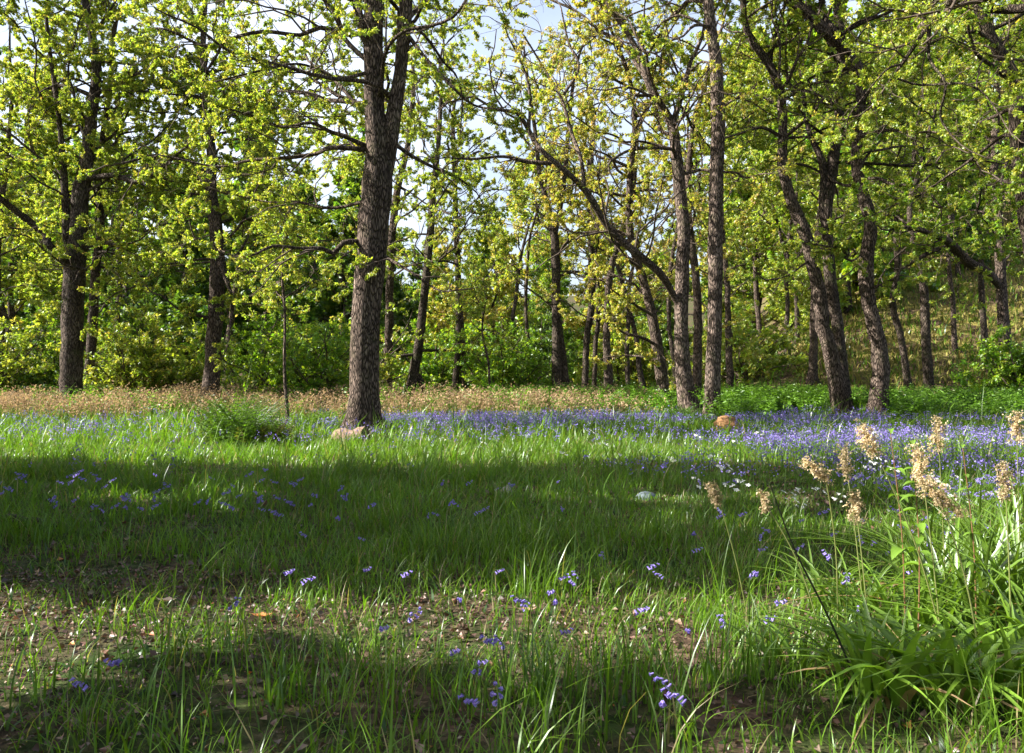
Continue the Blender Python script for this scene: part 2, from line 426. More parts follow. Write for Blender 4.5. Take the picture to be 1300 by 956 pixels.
# ------------------------------------------------------------------ blades
def blades(buf, x, y, h, w, rng, col, lean=.5, nseg=3, tipfrac=.0, az=None, vfold=False, z0=None, dip=.45, m=0, curl=2.0):
    n = len(x); z = ground(x, y) if z0 is None else z0
    az = rng.uniform(0, 2 * pi, n) if az is None else az
    ln = np.broadcast_to(lean, (n,)) * rng.uniform(.3, 1.3, n)
    dx = np.cos(az); dy = np.sin(az); fa = az + pi / 2 + rng.normal(size=n) * .5
    sx = np.cos(fa); sy = np.sin(fa)
    rows = []
    for k in range(nseg + 1):
        t = k / nseg
        off = ln * h * t ** curl; zz = z - .01 + h * (t - dip * np.minimum(ln, 1.6) * t ** (curl + .4))
        ww = w * .5 * (1 - t ** 1.8) * (.65 + .7 * t * (1 - t) * 2)
        c = np.stack([x + dx * off, y + dy * off, zz], 1)
        s = np.stack([sx, sy, np.zeros(n)], 1) * ww[:, None]
        if k == nseg: rows.append([c])
        elif vfold:
            drop = np.stack([np.zeros(n), np.zeros(n), -ww * .55], 1)
            rows.append([c + s, c + drop, c - s])
        else: rows.append([c + s, c - s])
    per = sum(len(r) for r in rows)
    V = np.stack([v for r in rows for v in r], 1).reshape(-1, 3)
    b = np.arange(n) * per; Q = []; T = []
    wd = 3 if vfold else 2
    for k in range(nseg - 1):
        for j in range(wd - 1):
            a = b + k * wd + j; Q.append(np.stack([a, a + 1, a + wd + 1, a + wd], 1))
    for j in range(wd - 1):
        a = b + (nseg - 1) * wd + j; T.append(np.stack([a, a + 1, b + per - 1], 1))
    buf.add(V, T=np.concatenate(T), Q=np.concatenate(Q) if Q else None, C=np.repeat(col, per, 0), m=m)

def scatter(n, d0, d1, rng, wid=.72, margin=.8, pw=1.0):
    """positions whose density on the ground is even between depths d0 and d1 (pw=1)"""
    u = rng.random(n * 2)
    y = np.sqrt(d0 * d0 + u * (d1 * d1 - d0 * d0))
    x = rng.uniform(-1, 1, n * 2) * (wid * d1 + margin)
    ok = np.abs(x) < wid * y + margin
    return x[ok][:n], y[ok][:n]

def bare(x, y):
    """1 = bare leaf litter, 0 = thick turf"""
    n = fnoise(x + 3, y + 9, .9)
    px = x / y * F + 650
    z = smooth(470, 150, px) * smooth(5.6, 4.2, y)            # near left
    z = np.maximum(z, smooth(940, 800, px) * np.exp(-((y - 3.05) / .38) ** 2) * 1.0)
    z = np.maximum(z, smooth(600, 300, px) * smooth(3.3, 2.6, y) * .8)
    b = np.clip(z * .68 + (n - .5) * 1.7, 0, 1)
    return np.clip(b * .6 + smooth(.62, .78, n) * .3 * smooth(8, 5, y), 0, .66)

def grass_colors(n, rng, x, y):
    c = np.array([[.085, .172, .020]]) * rng.uniform(.6, 1.5, (n, 1))
    yl = rng.random(n)[:, None]
    c = c * (.75 + .6 * fnoise(x + 5, y + 40, 1.4))[:, None] * (1 - .35 * yl) + np.array([[.20, .28, .015]]) * .35 * yl
    dry = rng.random(n) < .07
    c[dry] = np.array([.32, .27, .14]) * rng.uniform(.6, 1.1, (dry.sum(), 1))
    return c
def build_grass():
    rng = np.random.default_rng(21); b = Buf()
    # (depth from, to, number, height, width, segments)
    for d0, d1, n, hh, ww, ns in ((1.25, 3.0, 12000, .14, .0050, 5), (3.0, 5.0, 40000, .115, .0055, 4), (5.0, 8.0, 75000, .115, .0072, 3),
                                  (8, 12, 60000, .14, .011, 3), (12, 18, 56000, .18, .018, 2), (18, 27, 42000, .25, .032, 2), (27, 42, 16000, .3, .06, 2)):
        x, y = scatter(n, d0, d1, rng)
        tus = fnoise(x, y, 3.5)
        keep = rng.random(len(x)) > bare(x, y) + smooth(.56, .34, tus) * .45
        x, y = x[keep], y[keep]
        tu = fnoise(x + 30, y, .8)
        cl = fnoise(x + 70, y + 13, 2.6)
        h = hh * rng.gamma(5, 1 / 5, len(x)) * (.35 + .9 * tu + 1.1 * smooth(.52, .72, cl)) * (1 - .3 * bare(x, y))
        w = ww * rng.uniform(.6, 1.5, len(x))
        blades(b, x, y, h, w, rng, grass_colors(len(x), rng, x, y), lean=.7, nseg=ns)
    # low herbs and last year's flattened leaves on the bare ground
    x, y = scatter(22000, 1.4, 8, rng)
    keep = rng.random(len(x)) < .35 + .4 * bare(x, y); x, y = x[keep], y[keep]
    c = np.array([[.05, .10, .025]]) * rng.uniform(.5, 1.6, (len(x), 1))
    blades(b, x, y, rng.uniform(.035, .10, len(x)), rng.uniform(.008, .017, len(x)), rng, c, lean=1.5, nseg=3)
    # flattened straw
    x, y = scatter(16000, 1.4, 12, rng)
    c = np.array([[.24, .19, .10]]) * rng.uniform(.4, 1.3, (len(x), 1))
    blades(b, x, y, rng.uniform(.03, .09, len(x)), rng.uniform(.003, .007, len(x)) * (.7 + y / 8), rng, c, lean=2.2, nseg=3)
    o = b.obj('grass', M_GRASS); tag(o, 'short green grass and bluebell leaves covering the woodland floor', 'grass', kind='stuff')
build_grass()

def build_litter():
    rng = np.random.default_rng(5); b = Buf()
    for d0, d1, n, s in ((1.3, 4, 30000, .018), (4, 9, 22000, .032)):
        x, y = scatter(n, d0, d1, rng)
        keep = rng.random(len(x)) < .25 + .9 * bare(x, y); x, y = x[keep], y[keep]
        P = np.stack([x, y, ground(x, y) + rng.uniform(.001, .022, len(x))], 1); s = s * np.clip(rng.gamma(5, .2, len(x)), .35, 1.7)
        D = rng.normal(size=(len(x), 3)) * np.array([1, 1, .28]); D = norm(D)
        pal = [(4, (.17, .105, .075)), (1.5, (.23, .15, .11)), (4, (.09, .055, .038)), (.15, (.34, .24, .18)), (.1, (.42, .17, .05))]
        leaves(b, P, D, s, rng, leaf_colors(len(x), rng, pal), wide=.75, fold=1.1, droop=0)
    o = b.obj('leaf_litter', M_LITTER); tag(o, 'brown and pinkish dead oak leaves lying under the grass', 'leaf litter', kind='stuff')
    # twigs lying about, part of the litter
build_litter()

# ------------------------------------------------------------------ tan seeding grass and green undergrowth at the wood's edge
def build_dry_grass():
    rng = np.random.default_rng(31); b = Buf()
    def put(x, y, hmin, hmax, head):
        n = len(x); h = rng.uniform(hmin, hmax, n) * (.55 + .9 * fnoise(x + 9, y, .7))
        c = np.array([[.30, .24, .12]]) * rng.uniform(.5, 1.25, (n, 1)); gr = rng.random(n) < .5; c[gr] = np.array([.10, .20, .02])
        az = rng.uniform(0, 2 * pi, n); ln = rng.uniform(.1, .45, n)
        blades(b, x, y, h, np.full(n, .016), rng, c, lean=.3, nseg=2, az=az)
        z = ground(x, y)
        # loose brown heads
        k = 10; P = np.stack([x + np.cos(az) * ln * h * .3, y + np.sin(az) * ln * h * .3, z + h * .88], 1)
        P = np.repeat(P, k, 0) + rng.normal(size=(n * k, 3)) * np.array([.065, .065, .07]) * head
        D = norm(rng.normal(size=P.shape))
        cc = np.repeat(np.array([[.40, .29, .18]]) * rng.uniform(.5, 1.25, (n, 1)), k, 0)
        leaves(b, P, D, .06 * head, rng, cc, wide=.5)
    px = rng.uniform(-60, 860, 9000); y = rng.uniform(17.5, 26, 9000); x = (px - 650) / F * y
    k = rng.random(9000) < (.12 + .70 * smooth(.38, .62, fnoise(x, y, .45))) * smooth(880, 700, px); x, y = x[k], y[k]; put(x, y, .22, .75, 1.05)
    px = rng.uniform(850, 1400, 900); y = rng.uniform(22, 27, 900); x = (px - 650) / F * y
    k = rng.random(900) < .35; put(x[k], y[k], .3, .6, 1.0)
    # bleached grass on the bank
    y = rng.uniform(28, 62, 14000); px = rng.uniform(1010, 1420, 14000); x = (px - 650) / F * y
    c = np.array([[.24, .22, .07]]) * rng.uniform(.5, 1.4, (14000, 1)); c[:4000] = np.array([.09, .16, .025]) * rng.uniform(.6, 1.3, (4000, 1))
    blades(b, x, y, rng.uniform(.25, .55, 14000), np.full(14000, .07), rng, c, lean=.8, nseg=2)
    o = b.obj('dry_grass', M_DRY); tag(o, 'pale brown seeding grass along the edge of the trees and on the bank', 'dry grass', kind='stuff')
build_dry_grass()

def build_undergrowth():
    rng = np.random.default_rng(41); b = Buf()
    n = 2600
    y = rng.uniform(17.5, 26, n); px = np.concatenate([rng.uniform(640, 1400, n * 3 // 4), rng.uniform(-80, 640, n - n * 3 // 4)]); x = (px - 650) / F * y
    dn = fnoise(x, y, .35)
    keep = (rng.random(n) < (.25 + .9 * smooth(.35, .6, dn)) * (.5 + .5 * smooth(600, 760, px))) & ((y > 19.5) | (px > 900)) & ~((y < 20.5) & (px > 990) & (px < 1130))
    x, y, px, dn = x[keep], y[keep], px[keep], dn[keep]
    n = len(x); h = .30 + .55 * rng.random(n) * (.5 + dn)
    # arching leafy fronds: 5 stems per plant, paired leaflets on each
    s = 5; X = np.repeat(x, s); Y = np.repeat(y, s); Hh = np.repeat(h, s); Z = ground(X, Y)
    az = rng.uniform(0, 2 * pi, n * s); reach = Hh * rng.uniform(.3, .9, n * s)
    k = 11; t = np.linspace(.15, 1, k)[None]
    P = np.stack([X[:, None] + np.cos(az)[:, None] * reach[:, None] * t ** 1.6, Y[:, None] + np.sin(az)[:, None] * reach[:, None] * t ** 1.6,
                  Z[:, None] + Hh[:, None] * (t * 1.25 - .35 * t ** 2.2)], -1).reshape(-1, 3)
    A = np.repeat(az, k)
    cc = np.repeat(np.array([[.13, .25, .03]]) * rng.uniform(.5, 1.5, (n, 1)), s * k, 0)
    for sg in (-1, 1):
        D = np.stack([np.cos(A + sg * 1.3), np.sin(A + sg * 1.3), np.full(len(A), .15)], 1) + rng.normal(size=P.shape) * .25
        sz = .15 * (1.1 - np.tile(t[0], n * s) * .7)
        leaves(b, P, norm(D), sz, rng, cc, wide=.42, droop=.3)
    o = b.obj('undergrowth', M_GRASS); tag(o, 'bright green ferns and nettles massed at the edge of the wood', 'undergrowth', kind='stuff')
build_undergrowth()

# ------------------------------------------------------------------ bluebells
def bell(buf, p, d, L, R, col):
    """a flared six-sided bell hanging from p in direction d"""
    d = norm(np.asarray(d)); u = norm(np.cross(d, [.3, .9, .2])); w = np.cross(d, u); k = 6
    rings = [(0, .35), (.2, .85), (.75, .8), (.95, 1.3), (.93, 1.9)]
    V = []
    for (t, r) in rings:
        for j in range(k):
            a = j * 2 * pi / k; V.append(p + d * L * t + (u * cos(a) + w * sin(a)) * R * r)
    Q = []
    for i in range(len(rings) - 1):
        for j in range(k): Q.append((i * k + j, i * k + (j + 1) % k, (i + 1) * k + (j + 1) % k, (i + 1) * k + j))
    buf.add(V, Q=Q, T=[(0, 1, 2), (0, 2, 3), (0, 3, 5), (3, 4, 5)], C=col)
def make_bluebell(seed, h=.26):
    rng = np.random.default_rng(seed); az = rng.uniform(0, 2 * pi); dr = np.array([cos(az), sin(az), 0])
    t = np.linspace(0, 1, 10)[:, None]
    P = UP * h * (t - .13 * smooth(.7, 1, t) * 1.4) + dr * (.03 * t + .06 * smooth(.6, 1, t) ** 1.5)
    st = Buf(); tubes(st, P[None], np.linspace(.0024, .0012, 10)[None], 5, (.10, .17, .05))
    fl = Buf(); nb = int(rng.integers(5, 9))
    for i in range(nb):
        tt = .72 + .28 * (i + .5) / nb; q = tt * 9; j = min(int(q), 8); p = P[j] + (P[j + 1] - P[j]) * (q - j)
        sd = rng.normal(size=3) * .35; d = norm(dr * .75 + sd * [1, 1, .4] - UP * rng.uniform(.3, .9))
        s = 1.05 - .35 * i / nb
        c = np.array([.25, .19, .60]) * rng.uniform(.8, 1.2); c = c + np.array([.08, .07, .06]) * rng.random()
        bell(fl, p + d * .006, d, .020 * s, .0043 * s, c)
    return st, fl
bb_protos = []
for s in range(7):
    st, fl = make_bluebell(100 + s, .24 + .015 * (s % 4)); bb_protos.append((st.mesh('stem', M_GRASS), fl.mesh('flower_head', M_PETAL)))

def bluebell_positions():
    rng = np.random.default_rng(77); out = []
    heads = [(168, 815), (125, 845), (567, 800), (598, 803), (612, 812), (655, 744), (682, 742), (706, 748), (701, 776), (690, 716), (500, 703), (646, 790), (645, 806),
             (926, 779), (625, 857), (632, 862), (845, 858), (868, 858), (890, 862), (1240, 720), (1282, 716), (1293, 724), (920, 632), (931, 640), (1032, 640), (1048, 648), (880, 770), (1083, 748),
             (796, 772), (738, 702), (767, 690), (850, 706), (395, 652), (330, 616), (343, 622), (475, 770), (510, 760), (352, 700), (372, 712), (290, 742), (1290, 612), (1275, 628), (1207, 634), (1213, 640),
             (1108, 668), (1118, 672), (1102, 680), (1135, 705), (1075, 735), (1002, 680), (960, 655), (955, 668), (903, 642), (880, 650), (870, 668), (1228, 645), (1155, 650), (1190, 648), (622, 705), (700, 705), (735, 720), (540, 640), (1060, 690),
             (985, 655), (1010, 640), (1180, 665), (1250, 600), (1262, 640), (950, 710), (958, 760), (975, 740), (590, 725), (812, 690), (430, 640), (455, 690)]
    for (px, py) in heads:
        h = rng.uniform(.20, .25); D = (CH - h) * F / (py - HY); out.append(((px - 650) / F * D, D))
    def zone(n, px0, px1, py0, py1, keep=None):
        px = rng.uniform(px0, px1, n); py = rng.uniform(py0, py1, n); D = CH * F / (py - HY); x = (px - 650) / F * D
        c = fnoise(x, D * 1.0, .55); k = rng.random(n) < smooth(.36, .66, c)
        out.extend(zip(x[k], D[k]))
    zone(1150, 475, 760, 521, 545); zone(500, 520, 900, 530, 562); zone(1500, 750, 1130, 517, 545); zone(900, 930, 1330, 520, 585); zone(800, 1080, 1360, 523, 575)
    zone(1000, 880, 1340, 560, 660); zone(700, -20, 480, 516, 560); zone(260, -20, 900, 560, 680); zone(90, 640, 900, 560, 640); zone(30, 360, 1000, 660, 790); zone(160, 1000, 1340, 600, 700)
    return np.array(out)
def build_bluebells():
    pos = bluebell_positions(); pos = pos[np.argsort(pos[:, 1])]
    rng = np.random.default_rng(78)
    named = 300
    def words(x, y):
        px = x / y * F + 650; py = HY + F * CH / y
        side = 'far left' if px < 200 else 'left' if px < 430 else 'middle' if px < 760 else 'right of the middle' if px < 1000 else 'right' if px < 1180 else 'far right'
        if y < 3.0: return 'violet bluebell with large drooping bells in the nearest grass, ' + side
        if y < 4.4: return 'violet bluebell standing above thin foreground grass, ' + side
        if px > 1050 and y < 6.5: return 'bluebell behind the foreground rush tussocks, ' + side
        if y < 6.5: return 'small bluebell in the shaded mid-glade grass, ' + side
        return 'small bluebell far back in the glade grass, ' + side
    for i, (x, y) in enumerate(pos[:named]):
        sm, fm = bb_protos[i % 7]
        r = empty('bluebell', (x, y, float(ground(x, y)) - .005), words(x, y), 'bluebell', 'bluebells scattered through the grass')
        r.rotation_euler = (0, 0, rng.uniform(0, 6.28)); s = rng.uniform(.68, 1.0); r.scale = (s, s, s)
        for nm, me in (('stem', sm), ('flower_head', fm)):
            o = bpy.data.objects.new(nm, me); COL.objects.link(o); o.parent = r
    # the rest, massed in drifts
    P = pos[named:]; b = Buf(); x, y = P[:, 0], P[:, 1]
    k = 2; x = np.repeat(x, k) + rng.normal(size=len(x) * k) * .14; y = np.repeat(y, k) + rng.normal(size=len(y) * k) * .3
    n = len(x); z = ground(x, y); h = rng.uniform(.2, .34, n)
    blades(b, x, y, h, np.full(n, .008), rng, np.tile([.1, .17, .05], (n, 1)), lean=.2, nseg=2)
    q = 6; X = np.repeat(x, q); Y = np.repeat(y, q); Hh = np.repeat(h, q); Z = np.repeat(z, q)
    Pp = np.stack([X + rng.normal(size=n * q) * .018, Y + rng.normal(size=n * q) * .018, Z + Hh * rng.uniform(.72, 1.02, n * q)], 1)
    D = norm(rng.normal(size=Pp.shape) * [1, 1, .5] - UP * .5)
    c = np.repeat(np.array([[.155, .12, .47]]) * rng.uniform(.6, 1.3, (n, 1)) + np.array([[.1, .08, .05]]) * rng.random((n, 1)), q, 0)
    sz = np.interp(Y, [6, 12, 25], [.018, .024, .032])
    leaves(b, Pp, D, sz, rng, c, wide=.8, fold=.8, m=1)
    o = b.obj('bluebell_drift', [M_GRASS, M_PETAL]); tag(o, 'violet haze of bluebells carpeting the glade beneath the trees', 'bluebells', kind='stuff')
build_bluebells()

# white stitchwort
def build_white():
    rng = np.random.default_rng(55)
    me = []
    for s in range(3):
        b = Buf(); h = .16 + .03 * s
        tubes(b, np.array([[[0, 0, 0], [.01, 0, h * .5], [.02, .01, h]]]), np.array([[.0016, .0014, .001]]), 4, (.10, .18, .05), m=0)
        for f in range(3):
            c = np.array([.02 + .03 * cos(f * 2.1), .01 + .03 * sin(f * 2.1), h + .012 * f]); nv = norm(np.array([rng.normal() * .4, -.5, 1.]))
            u = norm(np.cross(nv, [0, 1, .2])); w = np.cross(nv, u)
            A = np.arange(5) * 2 * pi / 5; D = u * np.cos(A)[:, None] + w * np.sin(A)[:, None]
            leaves(b, np.tile(c, (5, 1)), D, .016, rng, np.tile([.78, .79, .74], (5, 1)), wide=.75, fold=.2, droop=0, m=1)
        me.append(b.mesh('stitchwort', [M_GRASS, M_WHITE]))
    pts = [(1100, 604), (1085, 612), (1175, 560), (1260, 552), (1278, 560), (1232, 548), (880, 606), (1012, 622), (1004, 655), (893, 632)]
    n = 52; px = rng.uniform(900, 1310, n); py = rng.uniform(530, 665, n)
    pts += list(zip(px, py)) + list(zip(rng.uniform(540, 900, 14), rng.uniform(540, 590, 14)))
    for i, (a, c) in enumerate(pts):
        D = (CH - .17) * F / (c - HY); x = (a - 650) / F * D
        o = bpy.data.objects.new('stitchwort', me[i % 3]); COL.objects.link(o); o.location = (x, D, float(ground(x, D))); o.rotation_euler = (0, 0, rng.uniform(-1, 1)); s = rng.uniform(.9, 1.5); o.scale = (s, s, s)
        w = 'behind the rush tussocks' if a > 1050 and c > 575 else 'under the twin leaning trunks' if a > 1000 else 'in the grass below the slim straight trunk' if a > 820 else 'in the middle of the glade'
        w += ', nearer' if D < 6.5 else ', farther back' if D > 10 else ''
        tag(o, 'small white star flowers ' + w, 'wildflower', 'white flowers among the bluebells')
build_white()

# ------------------------------------------------------------------ foreground right: wood-rush tussocks
def tussock(x, y, n, hmin, hmax, w, label, seed, lean=.9, bright=1.0, spread=.10, az0=None, dip=.5):
    rng = np.random.default_rng(seed); b = Buf()
    X = rng.normal(size=n) * spread; Y = rng.normal(size=n) * spread
    h = rng.uniform(hmin, hmax, n) * (1.28 if hmax > .45 else 1.1); wd = w * (1.9 if hmax < .42 else 1.5) * rng.uniform(.6, 1.25, n)
    az = np.arctan2(Y, X) + rng.normal(size=n) * .6 if az0 is None else rng.normal(az0, .8, n)
    c = np.array([[.12, .22, .022]]) * rng.uniform(.6, 1.4, (n, 1)) * bright  # bright puts the sunlight on the front clumps into their leaf colour
    c = c * (1 - .3 * rng.random((n, 1))) + np.array([[.16, .22, .03]]) * .12
    g = float(ground(x, y))
    blades(b, X + x, Y + y, h, wd, rng, c, lean=lean, nseg=9, az=az, vfold=True, dip=dip, curl=2.2)
    nd = n // 10                                                    # withered leaves at the foot
    blades(b, X[:nd] + x, Y[:nd] + y, h[:nd] * .7, wd[:nd] * .8, rng, np.tile([.36, .25, .13], (nd, 1)) * rng.uniform(.6, 1.1, (nd, 1)), lean=1.6, nseg=6, az=az[:nd] + .4, vfold=True, dip=.6)
    o = b.obj('rush_tussock', M_RUSH, origin=(x, y, g))
    tag(o, label, 'rush tussock', 'rush tussocks in the right foreground')
TS = [ # px, py of the foot, leaves, hmin, hmax, width, lean, bright
    (1110, 900, 40, .22, .34, .016, 1.1, 1.25, 'low bright green rush tussock with broad arching leaves, leftmost at the bottom edge'),
    (1185, 905, 52, .24, .38, .021, 1.2, 1.35, 'bright rush tussock with the broadest glossy leaves at the bottom edge'),
    (1262, 898, 46, .26, .40, .018, 1.1, 1.2, 'bright rush tussock in the bottom right corner'),
    (1330, 880, 44, .30, .48, .016, 1.0, 1.0, 'rush tussock cut off by the right edge, nearest one'),
    (1150, 822, 46, .28, .42, .014, 1.0, 1.0, 'mid-height rush tussock behind the lowest bright ones'),
    (1225, 815, 60, .34, .56, .014, .85, .85, 'tall dark rush tussock with upright leaves below the big seed head'),
    (1292, 812, 60, .40, .66, .015, .75, .9, 'tallest rush tussock with upright leaves at the right edge'),
    (1085, 800, 34, .26, .42, .012, 1.1, .8, 'dark loose rush tussock leaning left into the grass'),
    (1180, 770, 50, .32, .52, .013, .9, .75, 'dark rush tussock in the middle of the clumps'),
    (1255, 755, 50, .38, .60, .013, .8, .85, 'upright rush tussock behind the dark one, near the right edge'),
    (1330, 770, 44, .40, .65, .014, .8, .9, 'rear rush tussock cut off by the right edge'),
    (1050, 780, 26, .22, .36, .010, 1.1, .8, 'thin rush tussock farthest left of the clumps'),
    (1010, 862, 24, .16, .28, .010, 1.0, 1.1, 'small bright rush tussock near the bottom edge'),
]
for i, (px, py, n, h0, h1, w, ln, br, lb) in enumerate(TS):
    D = CH * F / (py - HY); tussock((px - 650) / F * D, D, n, h0, h1, w, lb, 300 + i, ln, br, .06 + .02 * (n > 45))
# brighter long grass tufts along the bottom of the picture
def grass_tuft(px, py, n, h0, h1, seed, label):
    rng = np.random.default_rng(seed); D = CH * F / (py - HY); x = (px - 650) / F * D; b = Buf()
    X = rng.normal(size=n) * .05 + x; Y = rng.normal(size=n) * .04 + D
    c = np.array([[.10, .20, .022]]) * rng.uniform(.7, 1.4, (n, 1))
    blades(b, X, Y, rng.uniform(h0, h1, n), rng.uniform(.005, .009, n), rng, c, lean=.45, nseg=6, vfold=True)
    o = b.obj('grass_tuft', M_RUSH, origin=(x, D, float(ground(x, D)))); tag(o, label, 'grass tuft', 'long grass tufts along the bottom edge')
GT = [(5, 900, 7, .2, .34, 'lone pair of broad grass blades at the bottom left corner'), (78, 880, 5, .12, .2, 'few short upright blades in the dark litter at left'), (112, 890, 6, .14, .22, 'bright upright blades beside the leftmost bluebells'),
      (195, 905, 12, .12, .22, 'small tuft right of the leftmost bluebells'), (350, 905, 26, .18, .30, 'dense bright tuft at the bottom, left of centre'), (380, 900, 16, .16, .28, 'thin bright tuft just right of the dense left tuft'),
      (425, 860, 22, .2, .3, 'tall sunlit tuft rising behind the bottom tufts, left of centre'), (585, 905, 18, .16, .26, 'low tuft below the three bluebells'), (660, 900, 30, .2, .34, 'tall bright tuft at the bottom centre'),
      (700, 905, 30, .2, .33, 'spiky bright tuft right of the bottom centre'), (760, 900, 24, .18, .3, 'leaning tuft between the centre and the rushes'), (835, 905, 24, .18, .3, 'loose tuft at the bottom, right of centre'),
      (900, 880, 22, .18, .3, 'tuft beside the white-tipped bluebell at right of centre'), (960, 880, 30, .2, .34, 'tall tuft just left of the rush tussocks')]
for i, (px, py, n, h0, h1, lb) in enumerate(GT): grass_tuft(px, py, n, h0, h1, 400 + i, lb)

# seed heads of wood-rush on tall stalks
def seed_head(px, py, D, foot, size, label, seed, tip=None, shade=1.0):
    rng = np.random.default_rng(seed); top = at(px, py, D); fx = (foot - 650) / F * D
    base = np.array([fx, D + rng.uniform(-.1, .1), float(ground(fx, D))])
    if tip is None: P = np.array([base, base * .65 + top * .35 + [0, 0, .06], base * .25 + top * .75 + [0, 0, .05], top])
    else: a = at(*tip, D); P = np.array([base, base * .5 + a * .5 + [.02, 0, .04], a, top])
    P, R = resample(P, np.array([.0028, .0024, .0018, .0010]), .04)
    r = empty('seed_stalk', base, label, 'seed head', 'brown wood-rush seed heads in the right foreground')
    b = Buf(); tubes(b, P[None], R[None], 5, (.22, .25, .08)); b.obj('stalk', M_RUSH, r, base)
    h = Buf(); k = int(60 * size); size = size * .85
    # short branchlets ending in small brown clusters
    c0 = P[-1]; d0 = norm(P[-1] - P[-4]); q0 = c0[None] - d0 * rng.uniform(0, .085 * size, (k, 1)) * [1, 1, 1.2]; d = norm(rng.normal(size=(k, 3)) + d0 * .5 - UP * .3)
    L = rng.uniform(.004, .032, k) * size; e = q0 + d * L[:, None]
    tubes(h, np.stack([q0, (q0 + e) / 2 + [0, 0, .004], e], 1), np.full((k, 3), .0007), 3, (.34, .27, .12))
    m = 12; E = np.repeat(e, m, 0) + rng.normal(size=(k * m, 3)) * .0040
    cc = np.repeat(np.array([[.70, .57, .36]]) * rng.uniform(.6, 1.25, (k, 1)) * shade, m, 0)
    leaves(h, E, norm(rng.normal(size=E.shape)), .0078, rng, cc, wide=.55); h.obj('panicle', M_DRY, r, base)
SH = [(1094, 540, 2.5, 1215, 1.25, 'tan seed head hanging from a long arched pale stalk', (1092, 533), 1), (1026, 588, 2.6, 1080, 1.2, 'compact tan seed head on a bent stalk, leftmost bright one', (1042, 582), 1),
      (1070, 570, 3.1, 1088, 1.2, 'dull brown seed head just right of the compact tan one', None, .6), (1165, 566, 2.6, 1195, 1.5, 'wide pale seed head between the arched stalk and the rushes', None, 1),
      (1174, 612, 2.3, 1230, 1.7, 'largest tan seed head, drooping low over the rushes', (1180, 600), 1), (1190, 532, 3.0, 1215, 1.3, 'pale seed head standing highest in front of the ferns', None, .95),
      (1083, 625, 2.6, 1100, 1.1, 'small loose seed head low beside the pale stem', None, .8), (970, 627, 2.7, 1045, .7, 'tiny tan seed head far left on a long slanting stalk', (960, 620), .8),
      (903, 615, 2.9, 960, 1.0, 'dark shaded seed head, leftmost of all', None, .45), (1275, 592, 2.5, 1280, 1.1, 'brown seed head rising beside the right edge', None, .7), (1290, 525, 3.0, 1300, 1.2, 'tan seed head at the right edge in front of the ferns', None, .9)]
for i, (px, py, D, ft, sz, lb, tip, sh) in enumerate(SH): seed_head(px, py, D, ft, sz, lb, 500 + i, tip, sh)

def herb(px, top, foot, D, label, seed, n=9, leafsize=.06):
    rng = np.random.default_rng(seed); a = at(px, top, D); fx = (foot - 650) / F * D; base = np.array([fx, D, float(ground(fx, D))])
    P, R = resample(np.array([base, base * .5 + a * .5 + [.015, 0, 0], a]), np.array([.003, .0025, .0015]), .05)
    r = empty('leafy_herb', base, label, 'wild plant'); b = Buf(); tubes(b, P[None], R[None], 5, (.25, .14, .07)); b.obj('stem', M_RUSH, r, base)
    f = Buf(); i = np.linspace(len(P) * .45, len(P) - 1, n).astype(int)
    pp = np.repeat(P[i], 2, 0); az = rng.uniform(0, 2 * pi, n); A = np.stack([az, az + pi], 1).ravel()
    d = np.stack([np.cos(A), np.sin(A), np.full(2 * n, .25)], 1)
    for q in range(2 * n):
        f = Buf(); dd = norm(d[q]); sd = norm(np.cross(dd, UP)); Lf = leafsize * rng.uniform(.7, 1.15) * (1.15 - .5 * q / (2 * n)); V = []
        for t in np.linspace(0, 1, 9):
            c = pp[q] + dd * Lf * t - UP * Lf * (.55 * t * t); wd = Lf * .24 * math.sin(pi * t ** .75) ** .8 * (1 + .12 * (int(t * 8) % 2)) if 0 < t < 1 else .0005
            V += [c + sd * wd + UP * wd * .35, c - UP * wd * .1, c - sd * wd + UP * wd * .35]
        f.add(V, Q=[(i * 3 + j, i * 3 + j + 1, i * 3 + j + 4, i * 3 + j + 3) for i in range(8) for j in range(2)], C=np.array([.15, .27, .03]) * rng.uniform(.8, 1.2)); f.obj('leaf', M_RUSH, r, base)
herb(1158, 560, 1165, 2.7, 'bright green leafy herb on a reddish stem beside the large seed head', 61)
herb(1130, 545, 1150, 2.9, 'slender herb with one long bright leaf under the arched stalk', 62, 5, .07)
herb(1222, 565, 1240, 2.8, 'small leafy herb right of the widest seed head', 63, 6, .045)
# dark bare stem slanting in front of the bright grass
b = Buf(); P, R = resample([at(1100, 895, 2.33), at(1055, 790, 2.35), at(1010, 700, 2.35), at(985, 635, 2.4), at(978, 615, 2.4)], [.0038, .0034, .0028, .002, .0012], .05); tubes(b, P[None], R[None], 5, (.03, .035, .02))
o = b.obj('bare_stem', M_TWIG, origin=tuple(P[0])); tag(o, 'thin dark bare stem slanting over the bright grass left of the rushes', 'plant stem')

